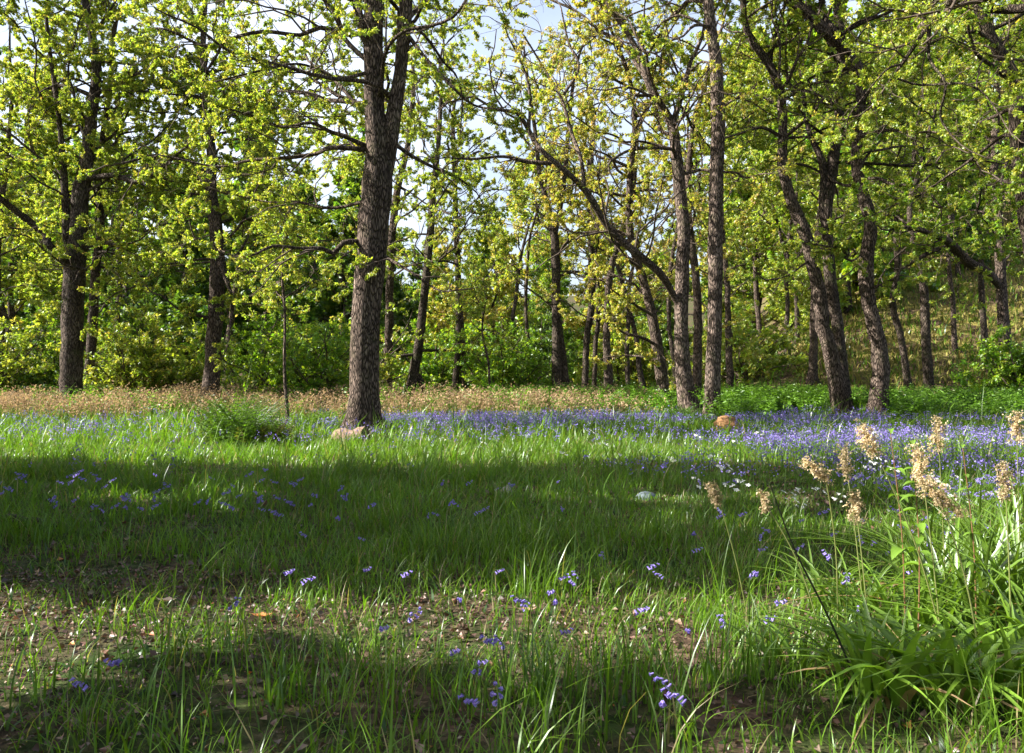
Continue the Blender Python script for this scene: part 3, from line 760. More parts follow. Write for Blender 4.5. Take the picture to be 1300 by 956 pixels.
# ------------------------------------------------------------------ logs, stump, stones, fallen leaves
def log_mesh(b, P, R, k, col, endcol, rng, lump=.06):
    tubes(b, np.array([P]), np.array([R]), k, col, lump=lump, rng=rng)
    n = len(P); base = b.n - n * k
    V = b.V[-1]
    for ring, c in ((V[:k], 0), (V[-k:], 1)):
        ctr = ring.mean(0); vv = np.vstack([ring + (ring - ctr) * -.01, ctr]); T = [(j, (j + 1) % k, k) if c else ((j + 1) % k, j, k) for j in range(k)]
        b.add(vv, T=T, C=endcol)
rng = np.random.default_rng(9)
gz = lambda x, y: float(ground(x, y))
D = 12.6; x0 = (421 - 650) / F * D; x1 = (466 - 650) / F * D
r = empty('felled_log', (x0, D, gz(x0, D)), 'short weathered log lying in the grass at the foot of the big oak', 'log')
P = np.linspace([x0, D + .05, .06], [x1, D - .12, .09], 9) + np.array([[0, 0, .03 * sin(i)] for i in range(9)]); P[:, 2] += gz(x0, D) + .03
b = Buf(); tubes(b, P[None], 1.35 * np.array([[.03, .075, .10, .105, .11, .11, .105, .11, .10]]), 14, (.22, .15, .11), lump=.05, rng=rng); b.obj('bark', M_LOG, r, (x0, D, gz(x0, D)), True)
b = Buf(); V = []; u = norm(P[-1] - P[-2]); s = norm(np.cross(u, UP)); w = np.cross(s, u)
for j in range(14): a = j * 2 * pi / 14; V.append(P[-1] + u * .012 + (s * cos(a) + w * sin(a)) * .13)
V.append(P[-1] + u * .015); b.add(V, T=[(j, (j + 1) % 14, 14) for j in range(14)], C=(.09, .06, .045)); b.obj('cut_end', M_LOG, r, (x0, D, gz(x0, D)))  # end face coloured dark for the shade on that side
D = 15.5; x = (922 - 650) / F * D
b = Buf(); t = np.linspace(0, 1, 7); prof = .75 * np.array([.36, .33, .32, .24, .20, .08, .005]); z = np.array([-.05, .06, .14, .2, .25, .28, .285])
P = np.array([[x, D, gz(x, D) + q] for q in z]); tubes(b, P[None], prof[None], 14, (.24, .13, .06), lump=.2, rng=rng)
o = b.obj('rotten_stump', M_LOG, origin=(x, D, gz(x, D)), smooth_sh=True); tag(o, 'low orange-brown rotten stump beside the slim straight trunk', 'stump')
D = 5.1; b = Buf(); xa, xb = (-20 - 650) / F * D, (98 - 650) / F * D
P = np.linspace([xa, D + .1, .04], [xb, D - .15, .05], 10); P[:, 2] += ground(P[:, 0], P[:, 1]); P[:, 2] += rng.normal(size=10) * .008
log_mesh(b, P, np.linspace(.035, .018, 10), 9, (.06, .045, .035), (.2, .14, .1), rng)
o = b.obj('fallen_branch', M_LOG, origin=(xa, D, gz(xa, D)), smooth_sh=True); tag(o, 'dark fallen branch lying in the shaded grass at the left edge', 'branch')
for (px, py, s, lb, cl) in ((820, 622, .11, 'flat pale bluish stone in the shaded grass, the wider one', (.10, .125, .14)), (644, 619, .05, 'small whitish stone in the shaded grass at centre', (.3, .28, .25))):
    D = CH * F / (py - HY) * .96; x = (px - 650) / F * D; b = Buf(); k = 12
    P = np.array([[x, D, gz(x, D) + q] for q in (-.02, .02, .05, .065)]); tubes(b, P[None] + 0, np.array([[s, s * .9, s * .55, .003]]), k, cl, lump=.2, rng=rng)
    o = b.obj('stone', M_STONE, origin=(x, D, gz(x, D)), smooth_sh=True); tag(o, lb, 'stone')
for (px, py, s, lb, cl) in ((332, 783, .045, 'curled orange dead leaf on the sunlit litter', (.50, .20, .06)), (668, 772, .045, 'large curled pinkish brown dead leaf under the bluebells', (.36, .22, .15)), (212, 760, .05, 'pale cream dead leaf catching the sun at left', (.62, .45, .33)), (1095, 872, .06, 'pinkish dead leaf among the bright rushes', (.5, .3, .2))):
    D = CH * F / (py - HY) * .97; x = (px - 650) / F * D; b = Buf(); z = gz(x, D) + .02
    U = np.linspace(-1, 1, 7); W = np.linspace(-1, 1, 5); V = []
    for u_ in U:
        wd = (1 - abs(u_) ** 2.2) * (.5 + .12 * math.cos(u_ * 14))
        for w_ in W: V.append((x + u_ * s, D + w_ * s * wd * .8, z + s * (.35 * u_ * u_ + .7 * (w_ * wd) ** 2)))
    Q = [(i * 5 + j, i * 5 + j + 1, i * 5 + j + 6, i * 5 + j + 5) for i in range(6) for j in range(4)]
    b.add(V, Q=Q, C=cl); o = b.obj('dead_leaf', M_LITTER, origin=(x, D, z)); tag(o, lb, 'dead leaf')

# ------------------------------------------------------------------ the trees one can tell apart
big = tree('oak_tree', [
    [(462, 545, 42), (462, 500, 37), (466, 400, 36), (473, 300, 38), (480, 235, 38), (480, 190, 30), (476, 150, 25), (474, 60, 24), (475, -40, 24), (470, -150, 24)],
    [(486, 235, 20), (495, 180, 21), (502, 130, 18), (508, 90, 16), (514, 30, 17), (517, -40, 16), (530, -140, 13)]],
    14.5, 'big forked oak standing nearest in the glade with a thick dark trunk', seed=11, H=14.5, leaf_z=5.2, limb_len=4.6, nlimb=20, dens=.8, k=18, leaf=.095,
    limbs=[
        [(470, 62, 13), (461, 38, 12), (453, 10, 11), (446, -30, 10), (430, -90, 7), (420, -150, 5)],
        [(470, 40, 7), (440, 36, 7), (410, 42, 6, -.3), (380, 42, 5, -.5), (340, 50, 5, -.8), (300, 60, 4, -1), (260, 55, 4, -1.2), (220, 45, 3, -1.3), (175, 26, 2, -1.5)],
        [(466, 190, 7), (425, 193, 6, .1), (400, 193, 5, .2), (373, 202, 5, .3), (320, 205, 4, .5), (270, 208, 3, .7), (215, 200, 2, .9)],
        [(466, 186, 7), (437, 173, 5, -.2), (417, 164, 5, -.4), (393, 155, 4, -.7), (350, 152, 4, -1), (310, 140, 3, -1.3), (270, 130, 2, -1.6)],
        [(468, 132, 6), (437, 132, 6, .3), (408, 126, 5, .6), (378, 117, 4, .9), (335, 113, 3, 1.2), (290, 105, 2, 1.5)],
        [(462, 308, 8), (438, 309, 7, -.2), (423, 321, 7, -.3), (408, 315, 5, -.4), (380, 315, 4, -.6), (350, 315, 4, -.9), (320, 325, 3, -1.2), (280, 320, 2, -1.5), (245, 300, 2, -1.8)],
        [(464, 255, 5), (431, 261, 4, .3), (408, 264, 4, .5), (378, 258, 3, .8), (337, 255, 2, 1.1), (290, 250, 2, 1.5)],
        [(512, 42, 6), (520, 48, 6), (537, 70, 5, -.2), (554, 85, 4, -.4), (575, 111, 4, -.6), (601, 126, 3, -.8), (635, 133, 2, -1)],
        [(494, 178, 6), (525, 199, 5, .2), (551, 211, 4, .4), (578, 225, 3, .6), (605, 245, 2, .9)],
        [(512, 35, 5), (525, 20, 5, -.2), (537, 8, 4, -.4), (555, 0, 3, -.6), (590, -5, 2, -1)],
        [(486, 325, 5), (502, 334, 4, -.3), (526, 349, 3, -.6), (544, 361, 3, -.8), (563, 370, 2, -1), (587, 367, 2, -1.2)],
        [(474, 90, 5), (430, 95, 4, -.6), (380, 80, 3, -1.2), (330, 90, 3, -1.7), (270, 100, 2, -2.2)],
        [(474, 20, 6), (440, -5, 5, .6), (380, -15, 4, 1.2), (320, 0, 3, 1.8), (250, -5, 2, 2.2)],
    ])
tree('oak_tree', [
    [(91, 497, 27), (92, 420, 26), (96, 340, 25), (100, 290, 22), (103, 240, 20), (112, 190, 15), (118, 130, 14), (123, 90, 12), (112, 20, 9), (100, -40, 8)],
    [(92, 350, 11), (86, 300, 10), (82, 240, 9), (78, 180, 7), (70, 110, 6), (60, 40, 5)]],
    23, 'multi-stemmed oak at far left with a long limb rising to the left edge', seed=12, leaf_z=4.0, H=15, limb_len=5, nlimb=22, leaf=.12, dens=.9, bark=M_BARK2,
    limbs=[[(94, 342, 12), (75, 315, 11, -.3), (50, 295, 10, -.6), (25, 275, 9, -.9), (0, 250, 8, -1.2), (-45, 210, 6, -1.5), (-90, 190, 4, -2)],
           [(103, 228, 8), (140, 222, 7, -.5), (165, 228, 7, -.9), (190, 225, 6, -1.2), (212, 205, 4, -1.5), (235, 190, 3, -1.8)],
           [(118, 122, 6), (85, 110, 5, .5), (60, 112, 4, .9), (10, 118, 3, 1.5)], [(118, 120, 5), (150, 105, 4), (185, 95, 3, .5), (210, 105, 2, .8)]])
tree('oak_tree', [[(112, 499, 12), (117, 420, 12), (122, 340, 11), (128, 280, 9), (122, 230, 8), (130, 180, 7), (140, 100, 6)]], 24.5,
     'slim straight oak just right of the multi-stemmed one', seed=13, leaf_z=4, H=13, limb_len=3.2, nlimb=13, leaf=.12, dens=.8, bark=M_BARK2)
tree('oak_tree', [[(267, 503, 22), (272, 430, 19), (276, 360, 19), (275, 300, 17), (268, 240, 15), (270, 200, 11), (262, 140, 9), (258, 60, 7), (262, -20, 6)]], 23,
     'sturdy upright oak standing alone between the left group and the big oak', seed=14, leaf_z=3.6, H=14, limb_len=4.2, nlimb=20, leaf=.12, dens=.9,
     limbs=[[(277, 330, 7), (288, 350, 6, -.4), (297, 385, 5, -.6), (296, 425, 3, -.8)], [(268, 225, 6), (240, 205, 5), (205, 200, 4, -.8), (170, 215, 3, -1.4)], [(272, 405, 4), (235, 395, 3, -.7), (205, 375, 2, -1.2)]])
tree('oak_tree', [[(490, 506, 12), (494, 420, 11), (496, 330, 9), (503, 250, 9), (518, 180, 7), (525, 100, 5)]], 31, 'slender oak half hidden behind the big forked trunk', seed=15, leaf_z=4.5, H=14, leaf=.15, dens=.55, nlimb=14)
tree('oak_tree', [[(519, 504, 14), (530, 450, 12), (538, 380, 10), (545, 310, 10), (550, 240, 8), (556, 190, 6), (560, 120, 5)], [(524, 470, 8), (533, 480, 8), (539, 502, 7)]], 29,
     'leaning oak with a second stem propped at its foot, right of the big oak', seed=16, leaf_z=4.5, H=14, leaf=.14, dens=.42, nlimb=14, bark=M_BARK2, limbs=[[(531, 450, 5), (510, 452, 4), (490, 455, 3)], [(534, 445, 4), (570, 445, 3), (600, 447, 2)]])
tree('oak_tree', [[(577, 505, 9), (582, 440, 9), (582, 360, 8), (579, 290, 7), (577, 220, 6), (575, 150, 5)], [(588, 504, 8), (588, 440, 7), (584, 385, 5)]], 31,
     'thin twin-stemmed oak standing by the pale shrub', seed=17, leaf_z=5, H=13, leaf=.15, dens=.5, nlimb=12, bark=M_BARK2)
tree('oak_tree', [[(707, 507, 15), (707, 440, 12), (706, 370, 11), (705, 320, 11), (702, 290, 10), (694, 255, 6), (685, 220, 6), (680, 170, 5), (670, 100, 4)], [(704, 300, 7), (712, 260, 6), (718, 210, 6), (722, 160, 5), (730, 90, 4)], [(710, 410, 6), (716, 460, 8), (720, 506, 9)]], 29,
     'dark V-forked oak in the centre of the picture', seed=18, leaf_z=5, H=14, leaf=.14, dens=.26, nlimb=14, pal=GOLD, bark=M_BARK2, limbs=[[(710, 350, 4), (735, 345, 3), (760, 355, 3)], [(708, 395, 4), (690, 380, 3), (668, 365, 2)]])
tree('oak_tree', [[(742, 506, 8), (745, 430, 8), (752, 380, 9), (750, 300, 8), (748, 250, 7), (752, 170, 6)]], 33, 'narrow dark oak right of the V-forked one', seed=19, leaf_z=5.5, H=15, leaf=.16, dens=.28, nlimb=12, pal=GOLD, bark=M_BARK2)
tree('oak_tree', [[(754, 506, 6), (756, 440, 6), (760, 400, 6), (757, 330, 5)]], 34, 'thinnest dark stem close beside the narrow dark oak', seed=20, leaf_z=5, H=12, leaf=.16, dens=.3, nlimb=8, bark=M_BARK2)
tree('oak_tree', [[(774, 505, 12), (772, 470, 11), (770, 420, 9), (776, 340, 8), (800, 260, 8), (806, 200, 7)]], 27, 'short-boled oak wrapped in golden leaves right of centre', seed=21, leaf_z=2.2, H=13, leaf=.13, dens=.36, nlimb=16, pal=GOLD)
tree('oak_tree', [[(846, 513, 16), (839, 470, 15), (833, 430, 14), (826, 395, 12), (815, 350, 10), (800, 300, 9), (800, 230, 8), (806, 150, 6)]], 21,
     'leaning oak clothed in golden low leaves, left of the thick pale trunk', seed=22, leaf_z=2.6, H=12, leaf=.115, dens=.6, nlimb=16, limb_len=3.2, pal=GOLD, side=pi,
     limbs=[[(836, 440, 4), (815, 430, 4, -.5), (790, 420, 3, -.9), (770, 400, 2, -1.2)], [(840, 470, 4), (820, 455, 3, -.5), (800, 450, 2, -.9)], [(828, 400, 4), (800, 385, 3, -.8), (775, 370, 2, -1.3)]])
tree('oak_tree', bark=M_BARK3, stems=[[(876, 520, 25), (868, 480, 20), (865, 420, 17), (866, 350, 17), (868, 300, 16), (863, 240, 15), (858, 190, 13), (852, 155, 12), (843, 140, 10), (825, 110, 9), (812, 70, 7), (795, 40, 6), (770, 0, 5)],
                  [(853, 160, 8), (862, 132, 7), (870, 105, 6), (878, 75, 5), (892, 45, 4), (900, -20, 4)]], D=19.5, label=
     'thick pale-barked oak throwing a long diagonal limb up to the left', seed=23, leaf_z=5, H=14, leaf=.11, dens=.34, nlimb=18, pal=GOLD, k=16,
     limbs=[[(866, 395, 8), (852, 365, 9, -.4), (835, 345, 10, -.6), (805, 318, 10, -.9), (773, 288, 9, -1.2), (742, 243, 8, -1.5), (707, 214, 7, -1.8), (684, 190, 7, -2), (672, 161, 6, -2.2), (655, 143, 5, -2.4), (630, 135, 4, -2.6), (600, 115, 3, -2.8)],
            [(700, 208, 6, -1.9), (665, 205, 5, -2), (640, 200, 4, -2.2), (600, 205, 3, -2.5), (575, 200, 2, -2.8)],
            [(742, 243, 6, -1.5), (738, 205, 5, -1.4), (725, 165, 5, -1.2), (713, 120, 4, -1), (690, 80, 3, -.8), (665, 50, 2, -.6)],
            [(716, 120, 4, -1), (735, 85, 3, -.8), (722, 50, 3, -.6), (712, 10, 2, -.4)],
            [(672, 165, 4, -2.2), (672, 120, 3, -2.3), (665, 80, 3, -2.4), (645, 45, 2, -2.5)],
            [(858, 190, 5), (830, 188, 4, -.5), (800, 190, 4, -1), (775, 205, 3, -1.4)],
            [(820, 100, 5), (790, 55, 5, .5), (762, 38, 4, .8), (735, 15, 3, 1.1), (700, 0, 3, 1.4)],
            [(855, 160, 4), (835, 128, 4, -.5), (800, 112, 3, -1), (770, 108, 2, -1.4)]])
tree('oak_tree', [[(884, 502, 12), (886, 430, 11), (884, 360, 10), (877, 300, 9), (873, 240, 8), (880, 160, 6)]], 24, 'slim brown oak directly behind the thick pale-barked one', seed=24, leaf_z=5, H=13, leaf=.13, dens=.36, nlimb=12)
tree('oak_tree', bark=M_BARK3, stems=[[(903, 528, 21), (904, 480, 18), (908, 400, 17), (908, 320, 18), (909, 240, 17), (912, 160, 17), (908, 80, 15), (901, 20, 13), (897, -30, 12), (893, -120, 10)]], D=18.5, label=
     'tall slim straight trunk rising unbranched out of the top of the frame', seed=25, leaf_z=8.8, H=15, leaf=.11, dens=.6, nlimb=14, k=16,
     limbs=[[(905, 34, 4), (880, 35, 4, -.3), (868, 44, 3, -.5), (851, 48, 3, -.7), (838, 66, 2, -.9)], [(908, 85, 4), (890, 80, 3, .3), (877, 90, 3, .5), (866, 112, 2, .8)], [(912, 140, 4), (935, 127, 3, -.3), (960, 128, 3, -.5), (985, 136, 2, -.8)]])
tree('oak_tree', [[(1068, 522, 24), (1057, 458, 18), (1045, 415, 17), (1039, 370, 16), (1028, 320, 15), (1015, 278, 15), (1003, 250, 13), (993, 210, 12), (994, 160, 11), (990, 115, 11), (978, 85, 10), (962, 62, 9), (948, 40, 8), (942, -10, 7), (938, -60, 6)]], 20,
     'slender oak bowing to the left, the left one of the crossing pair', seed=26, leaf_z=6.2, H=14, leaf=.11, dens=.6, nlimb=16, k=14,
     limbs=[[(994, 175, 5), (970, 160, 4, -.5), (945, 165, 3, -.9)], [(978, 85, 5), (985, 50, 4), (998, 10, 4), (1000, -30, 3)], [(1028, 330, 3), (1000, 350, 2, -.8), (975, 355, 2, -1.2)]])
tree('oak_tree', [[(1074, 521, 18), (1067, 452, 15), (1062, 406, 14), (1054, 361, 14), (1051, 309, 14), (1049, 270, 13), (1056, 215, 14), (1063, 170, 13), (1067, 120, 12), (1068, 60, 11), (1060, -20, 10)],
                  [(1050, 300, 8), (1044, 270, 9), (1046, 225, 9), (1040, 195, 8), (1028, 170, 6), (1020, 120, 5)]], 20.6,
     'upright oak growing from the same foot as the left-bowing one', seed=27, leaf_z=6, H=14, leaf=.11, dens=.6, nlimb=14, k=14, bark=M_BARK2)
tree('oak_tree', [[(1113, 524, 23), (1118, 470, 20), (1112, 420, 18), (1104, 390, 17), (1099, 345, 18), (1104, 300, 16), (1105, 278, 15), (1092, 234, 14), (1087, 200, 13), (1090, 160, 12), (1093, 129, 12), (1088, 85, 14), (1060, 52, 14), (1030, 22, 13), (1004, 0, 12), (970, -35, 10)]], 19.5,
     'S-curved oak right of the crossing pair, its top bent sharply left', seed=28, leaf_z=5.5, H=13, leaf=.11, dens=.6, nlimb=18, k=14,
     limbs=[[(1070, 62, 9), (1055, 38, 9), (1048, 15, 9), (1040, -10, 8), (1030, -60, 6)], [(1100, 320, 4), (1085, 330, 3), (1062, 322, 2, -.5)], [(1104, 365, 4), (1120, 362, 4, -.5), (1138, 352, 3, -.9), (1150, 345, 2, -1.2)],
            [(1092, 229, 5), (1112, 227, 4, -.4), (1140, 232, 4, -.8), (1165, 240, 3, -1.2), (1200, 262, 2, -1.6)], [(1080, 300, 4, -.3), (1060, 315, 3, -.6), (1035, 310, 2, -1)]])
tree('oak_tree', [[(1279, 497, 15), (1275, 430, 14), (1272, 380, 12), (1270, 330, 12), (1268, 285, 10), (1262, 220, 9), (1265, 130, 8)]], 26, 'pale oak at the right edge with a heavy broken limb reaching left', seed=29, leaf_z=4.2, H=14, leaf=.12, dens=.8, nlimb=18, pal=FRESH + GREEN,
     limbs=[[(1270, 365, 8), (1252, 345, 11, -.4), (1235, 333, 13, -.6), (1215, 315, 12, -.8), (1195, 306, 9, -1), (1172, 295, 7, -1.2), (1150, 288, 5, -1.4), (1130, 292, 3, -1.6)], [(1212, 313, 8, -.8), (1185, 318, 7, -.9), (1165, 328, 5, -1), (1152, 338, 3, -1.1)]])
tree('oak_tree', [[(1335, 545, 30), (1325, 400, 26), (1303, 260, 22), (1292, 160, 20), (1290, 105, 17), (1265, 62, 14), (1243, 15, 12), (1228, -40, 10)]], 16, 'dark trunk at the right edge leaning in over the frame', seed=30, leaf_z=4.6, H=13, leaf=.105, dens=.8, nlimb=14, k=14, bark=M_BARK2, pal=FRESH + GREEN,
     limbs=[[(1300, 205, 5), (1285, 190, 4, -.5), (1272, 225, 3, -.8), (1262, 260, 3, -1)], [(1264, 60, 6), (1240, 40, 5, -.4), (1205, 45, 4, -.7), (1180, 55, 3, -1)]])
tree('oak_tree', [[(1560, 560, 44), (1530, 380, 36), (1500, 240, 32), (1480, 120, 28), (1470, 20, 24)]], 10.5, 'overhanging limb and twigs arching in from the top right corner', seed=31, leaf_z=7, H=11, leaf=.085, dens=.6, nlimb=10, k=14, bark=M_BARK2,
     limbs=[[(1480, 130, 18), (1420, 70, 16), (1350, 35, 14), (1300, 16, 12), (1270, 2, 11), (1223, -3, 10), (1203, 6, 9), (1182, 23, 8), (1171, 38, 7), (1159, 58, 6), (1147, 79, 5), (1138, 98, 3)],
            [(1181, 23, 5), (1179, 73, 4, -.1), (1184, 117, 3, -.2), (1197, 146, 3, -.3), (1213, 172, 2, -.4)],
            [(1145, 82, 3), (1122, 92, 3, .1), (1100, 112, 2, .2), (1085, 140, 2, .3)], [(1140, 100, 3), (1175, 103, 3, -.1), (1215, 112, 3, -.3), (1245, 122, 2, -.4), (1262, 150, 2, -.5)]])

SMALL = [ # px polyline, depth, label
    ([(1031, 497, 11), (1033, 440, 10), (1033, 400, 9), (1036, 320, 8)], 30, 'straight grey trunk in the wood left of the crossing pair', GREEN, 4),
    ([(1154, 496, 9), (1148, 455, 8), (1142, 422, 8), (1133, 385, 8), (1139, 343, 7), (1137, 280, 6)], 28, 'crooked pinkish trunk at the foot of the bank', GREEN, 5),
    ([(1180, 498, 12), (1176, 440, 11), (1172, 361, 10), (1162, 320, 8), (1155, 260, 7)], 27, 'dark grey trunk on the foot of the bank right of the crooked one', GREEN, 5),
    ([(1221, 497, 6), (1212, 452, 6), (1210, 391, 6), (1204, 331, 5), (1206, 270, 4)], 31, 'thin dark bent stem in front of the sunlit bank', GREEN, 6),
    ([(1259, 497, 8), (1253, 452, 8), (1247, 391, 7), (1245, 320, 6)], 29, 'grey stem just left of the pale oak at the right edge', FRESH, 5),
    ([(1236, 452, 6), (1224, 400, 6), (1216, 350, 5), (1214, 300, 4)], 40, 'slim pale tree leaning left, upper one on the bank', GREEN, 9),
    ([(1196, 430, 7), (1190, 361, 6), (1185, 300, 5)], 46, 'straight pale tree halfway up the bank', GREEN, 10),
    ([(1126, 465, 5), (1118, 420, 5), (1115, 350, 4)], 42, 'faint thin stem seen between the S-curved oak and the crooked trunk', GREEN, 9),
    ([(1290, 440, 6), (1282, 400, 6), (1276, 340, 5)], 44, 'pale stem high on the bank at the right edge', GREEN, 10),
    ([(928, 497, 9), (925, 440, 8), (924, 380, 7)], 32, 'dim trunk in the wood right of the slim straight trunk', GREEN, 5),
    ([(1000, 497, 6), (997, 440, 6), (1000, 380, 5)], 36, 'thin dark trunk left of the crossing pair, left of two', GREEN, 5),
    ([(1009, 497, 6), (1012, 440, 6), (1011, 380, 5)], 37, 'thin dark trunk left of the crossing pair, right of two', GREEN, 5),
    ([(968, 497, 7), (966, 440, 7), (960, 370, 6)], 38, 'dim slim trunk midway between the straight trunk and the crossing pair', GREEN, 5),
    ([(855, 507, 7), (857, 470, 6), (850, 420, 5)], 26, 'thin stem tucked left of the thick pale trunk', GOLD, 4),
    ([(663, 497, 6), (655, 450, 6), (650, 410, 5)], 40, 'dark leaning stem left of the V-forked oak', GREEN, 5),
    ([(694, 502, 7), (683, 470, 7), (672, 440, 6), (668, 400, 4)], 36, 'dark stem bending left just beside the V-forked oak', GREEN, 5),
    ([(798, 503, 7), (796, 450, 6), (798, 400, 5)], 33, 'dark stem behind the golden-leaved oak', GOLD, 5),
    ([(820, 503, 9), (812, 470, 7), (808, 430, 6)], 30, 'short dark stem between the golden oak and the leaning oak', GOLD, 4),
    ([(8, 497, 12), (2, 430, 10), (-4, 370, 9), (-2, 300, 8)], 26, 'dark trunk at the left edge of the picture', GREEN, 4),
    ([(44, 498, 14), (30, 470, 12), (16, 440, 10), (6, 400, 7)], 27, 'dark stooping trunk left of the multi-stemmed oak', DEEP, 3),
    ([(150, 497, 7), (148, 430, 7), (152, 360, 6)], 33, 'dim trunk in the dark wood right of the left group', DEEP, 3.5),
    ([(288, 499, 8), (290, 440, 8), (297, 380, 7)], 30, 'grey stem close behind the sturdy upright oak', GREEN, 4),
]
for i, (pl, D, lb, pal, lz) in enumerate(SMALL):
    tree('woodland_tree', [pl], D, lb, group='slim trees in the wood behind', seed=200 + i, pal=pal, leaf_z=lz, H=11 + (i % 4) + (lz > 8) * 5, leaf=.16 if D < 34 else .2, dens=.5, nlimb=10, limb_len=3.4, k=9, leaf_m=5, bark=M_BARK2 if i % 3 else M_BARK)

# pale sapling left of the big oak
tree('sapling', [[(365, 525, 5), (361, 470, 4), (362, 400, 3.4), (358, 340, 3)]], 16, 'thin pale-stemmed sapling left of the big oak', 'sapling', seed=81, leaf_z=2.4, H=4.6, nlimb=7, limb_len=1.1, leaf=.09, dens=.5, k=6)
tree('sapling', [[(622, 505, 4), (620, 460, 3.4), (612, 420, 3)]], 26, 'grey spindly sapling in front of the drooping pale shrub', 'sapling', seed=82, leaf_z=2.2, H=4, nlimb=6, limb_len=1.2, leaf=.11, dens=.4, k=6)

# ------------------------------------------------------------------ shrubs
def shrub(px, D, h, r, label, pal, seed, leaf=.13, n=26, name='shrub', m=5, per=3):
    rng = np.random.default_rng(seed); x = (px - 650) / F * D; g = gz(x, D); base = np.array([x, D, g])
    az = rng.uniform(0, 2 * pi, n); el = rng.uniform(.35, 1.4, n); d = np.stack([np.cos(az) * np.cos(el), np.sin(az) * np.cos(el), np.sin(el)], 1)
    P0 = base + np.stack([rng.normal(size=n) * .12, rng.normal(size=n) * .12, np.full(n, -.05)], 1)
    L = rng.uniform(.6, 1.1, n) * np.where(el > .9, h, (h + r) * .5)
    B = grow(P0, d, L, 8, .15, -.02, rng); R = taper(np.full(n, .022 + .006 * h), 9, .3)
    w = Buf(); tubes(w, B, R, 5, (.09, .07, .05))
    p, dd, L2, rr = spawn(B, R, L, 9, .15, 1, (30, 75), (.3, .5), rng, flat=.35); L2 = np.clip(L2, .3, 1.6)
    B2 = grow(p, dd, L2, 5, .2, -.02, rng); tubes(w, B2, taper(np.clip(rr, .004, .012), 6, .4), 3, (.09, .07, .05))
    p, dd, L3, rr = spawn(B2, taper(np.full(len(B2), .006), 6), L2, 4, .1, 1, (30, 80), (.35, .6), rng, flat=.3); L3 = np.clip(L3, .15, .7)
    B3 = grow(p, dd, L3, 3, .2, -.03, rng); tubes(w, B3, np.full((len(B3), 4), .003), 3, (.09, .07, .05))
    f = Buf(); sprig(f, B3, rng, per, m, leaf, pal, t0=.05)
    r_ = empty(name, base, label, 'shrub', 'shrubs at the edge of the wood'); w.obj('stems', M_TWIG, r_, base); f.obj('foliage', M_LEAF, r_, base)
    return r_
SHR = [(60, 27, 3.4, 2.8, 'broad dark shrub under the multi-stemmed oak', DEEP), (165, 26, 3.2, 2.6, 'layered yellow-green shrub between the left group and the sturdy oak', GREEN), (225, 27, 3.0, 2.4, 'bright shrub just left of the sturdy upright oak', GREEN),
       (-25, 25, 3.6, 2.6, 'leafy shrub at the left edge', GREEN), (330, 26, 3.6, 2.6, 'fresh green shrub behind the pale-stemmed sapling, left one', FRESH), (395, 25, 3.4, 2.3, 'fresh green shrub filling the space before the big oak trunk', FRESH),
       (435, 29, 4.6, 2.8, 'tall yellow-green shrub behind the big oak', GREEN), (560, 36, 4.0, 3.0, 'pale green shrub seen between the leaning oak and the twin stems', FRESH), (640, 30, 3.2, 2.3, 'drooping pale green shrub left of the V-forked oak', FRESH),
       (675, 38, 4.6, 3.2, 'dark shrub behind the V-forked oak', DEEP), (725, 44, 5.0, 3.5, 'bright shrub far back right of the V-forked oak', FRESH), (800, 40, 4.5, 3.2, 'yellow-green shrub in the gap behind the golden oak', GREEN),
       (945, 34, 3.6, 3.0, 'olive shrub right of the slim straight trunk', GREEN), (1010, 40, 4.0, 3.2, 'olive shrub deep in the wood left of the crossing pair', GREEN), (1075, 42, 4.0, 3.0, 'small shrub glimpsed between the crossing pair and the S-curved oak', GREEN),
       (1310, 24, 2.6, 2.0, 'fresh green shrub at the right edge below the pale oak', FRESH)]
for i, (px, D, h, r, lb, pal) in enumerate(SHR): shrub(px, D, h, r, lb, pal, 600 + i, leaf=.12 if D < 32 else .17, per=3)
# dark fern clump left of the big oak
def fern_clump(px, py, w, h, label, seed, col, n=70):
    rng = np.random.default_rng(seed); D = CH * F / (py - HY); x = (px - 650) / F * D; b = Buf()
    X = x + rng.normal(size=n) * w * .4; Y = D + rng.normal(size=n) * .35; Z = ground(X, Y); Hh = h * rng.uniform(.6, 1.1, n) * np.exp(-((X - x) / w) ** 2)
    az = np.arctan2(Y - D, X - x) + rng.normal(size=n) * .8; k = 14; t = np.linspace(.1, 1, k)[None]; rc = Hh * rng.uniform(.4, .9, n)
    P = np.stack([X[:, None] + np.cos(az)[:, None] * rc[:, None] * t ** 1.8, Y[:, None] + np.sin(az)[:, None] * rc[:, None] * t ** 1.8, Z[:, None] + Hh[:, None] * (1.3 * t - .4 * t ** 2.3)], -1)
    tubes(b, P[:, ::3], np.full((n, len(t[0][::3])), .003), 3, (.07, .1, .03)); P = P.reshape(-1, 3); A = np.repeat(az, k)
    cc = np.repeat(np.array([col]) * rng.uniform(.6, 1.4, (n, 1)), k, 0)
    for sg in (-1, 1):
        d = np.stack([np.cos(A + sg * 1.25), np.sin(A + sg * 1.25), np.full(len(A), .2)], 1) + rng.normal(size=P.shape) * .15
        leaves(b, P, norm(d), .10 * (1.15 - np.tile(t[0], n) * .8), rng, cc, wide=.3, droop=.3)
    o = b.obj('fern_clump', M_GRASS, origin=(x, D, gz(x, D))); tag(o, label, 'fern', 'fern clumps around the glade')
fern_clump(308, 556, .6, .85, 'dark leafy clump left of the big oak with sunlit tips', 71, (.09, .17, .02), 200)
fern_clump(345, 553, .35, .40, 'lower brownish clump right of the dark one, by the pale sapling', 72, (.10, .10, .03), 60)
fern_clump(405, 538, .5, .42, 'bright ferny patch at the left foot of the big oak', 73, (.11, .2, .03))
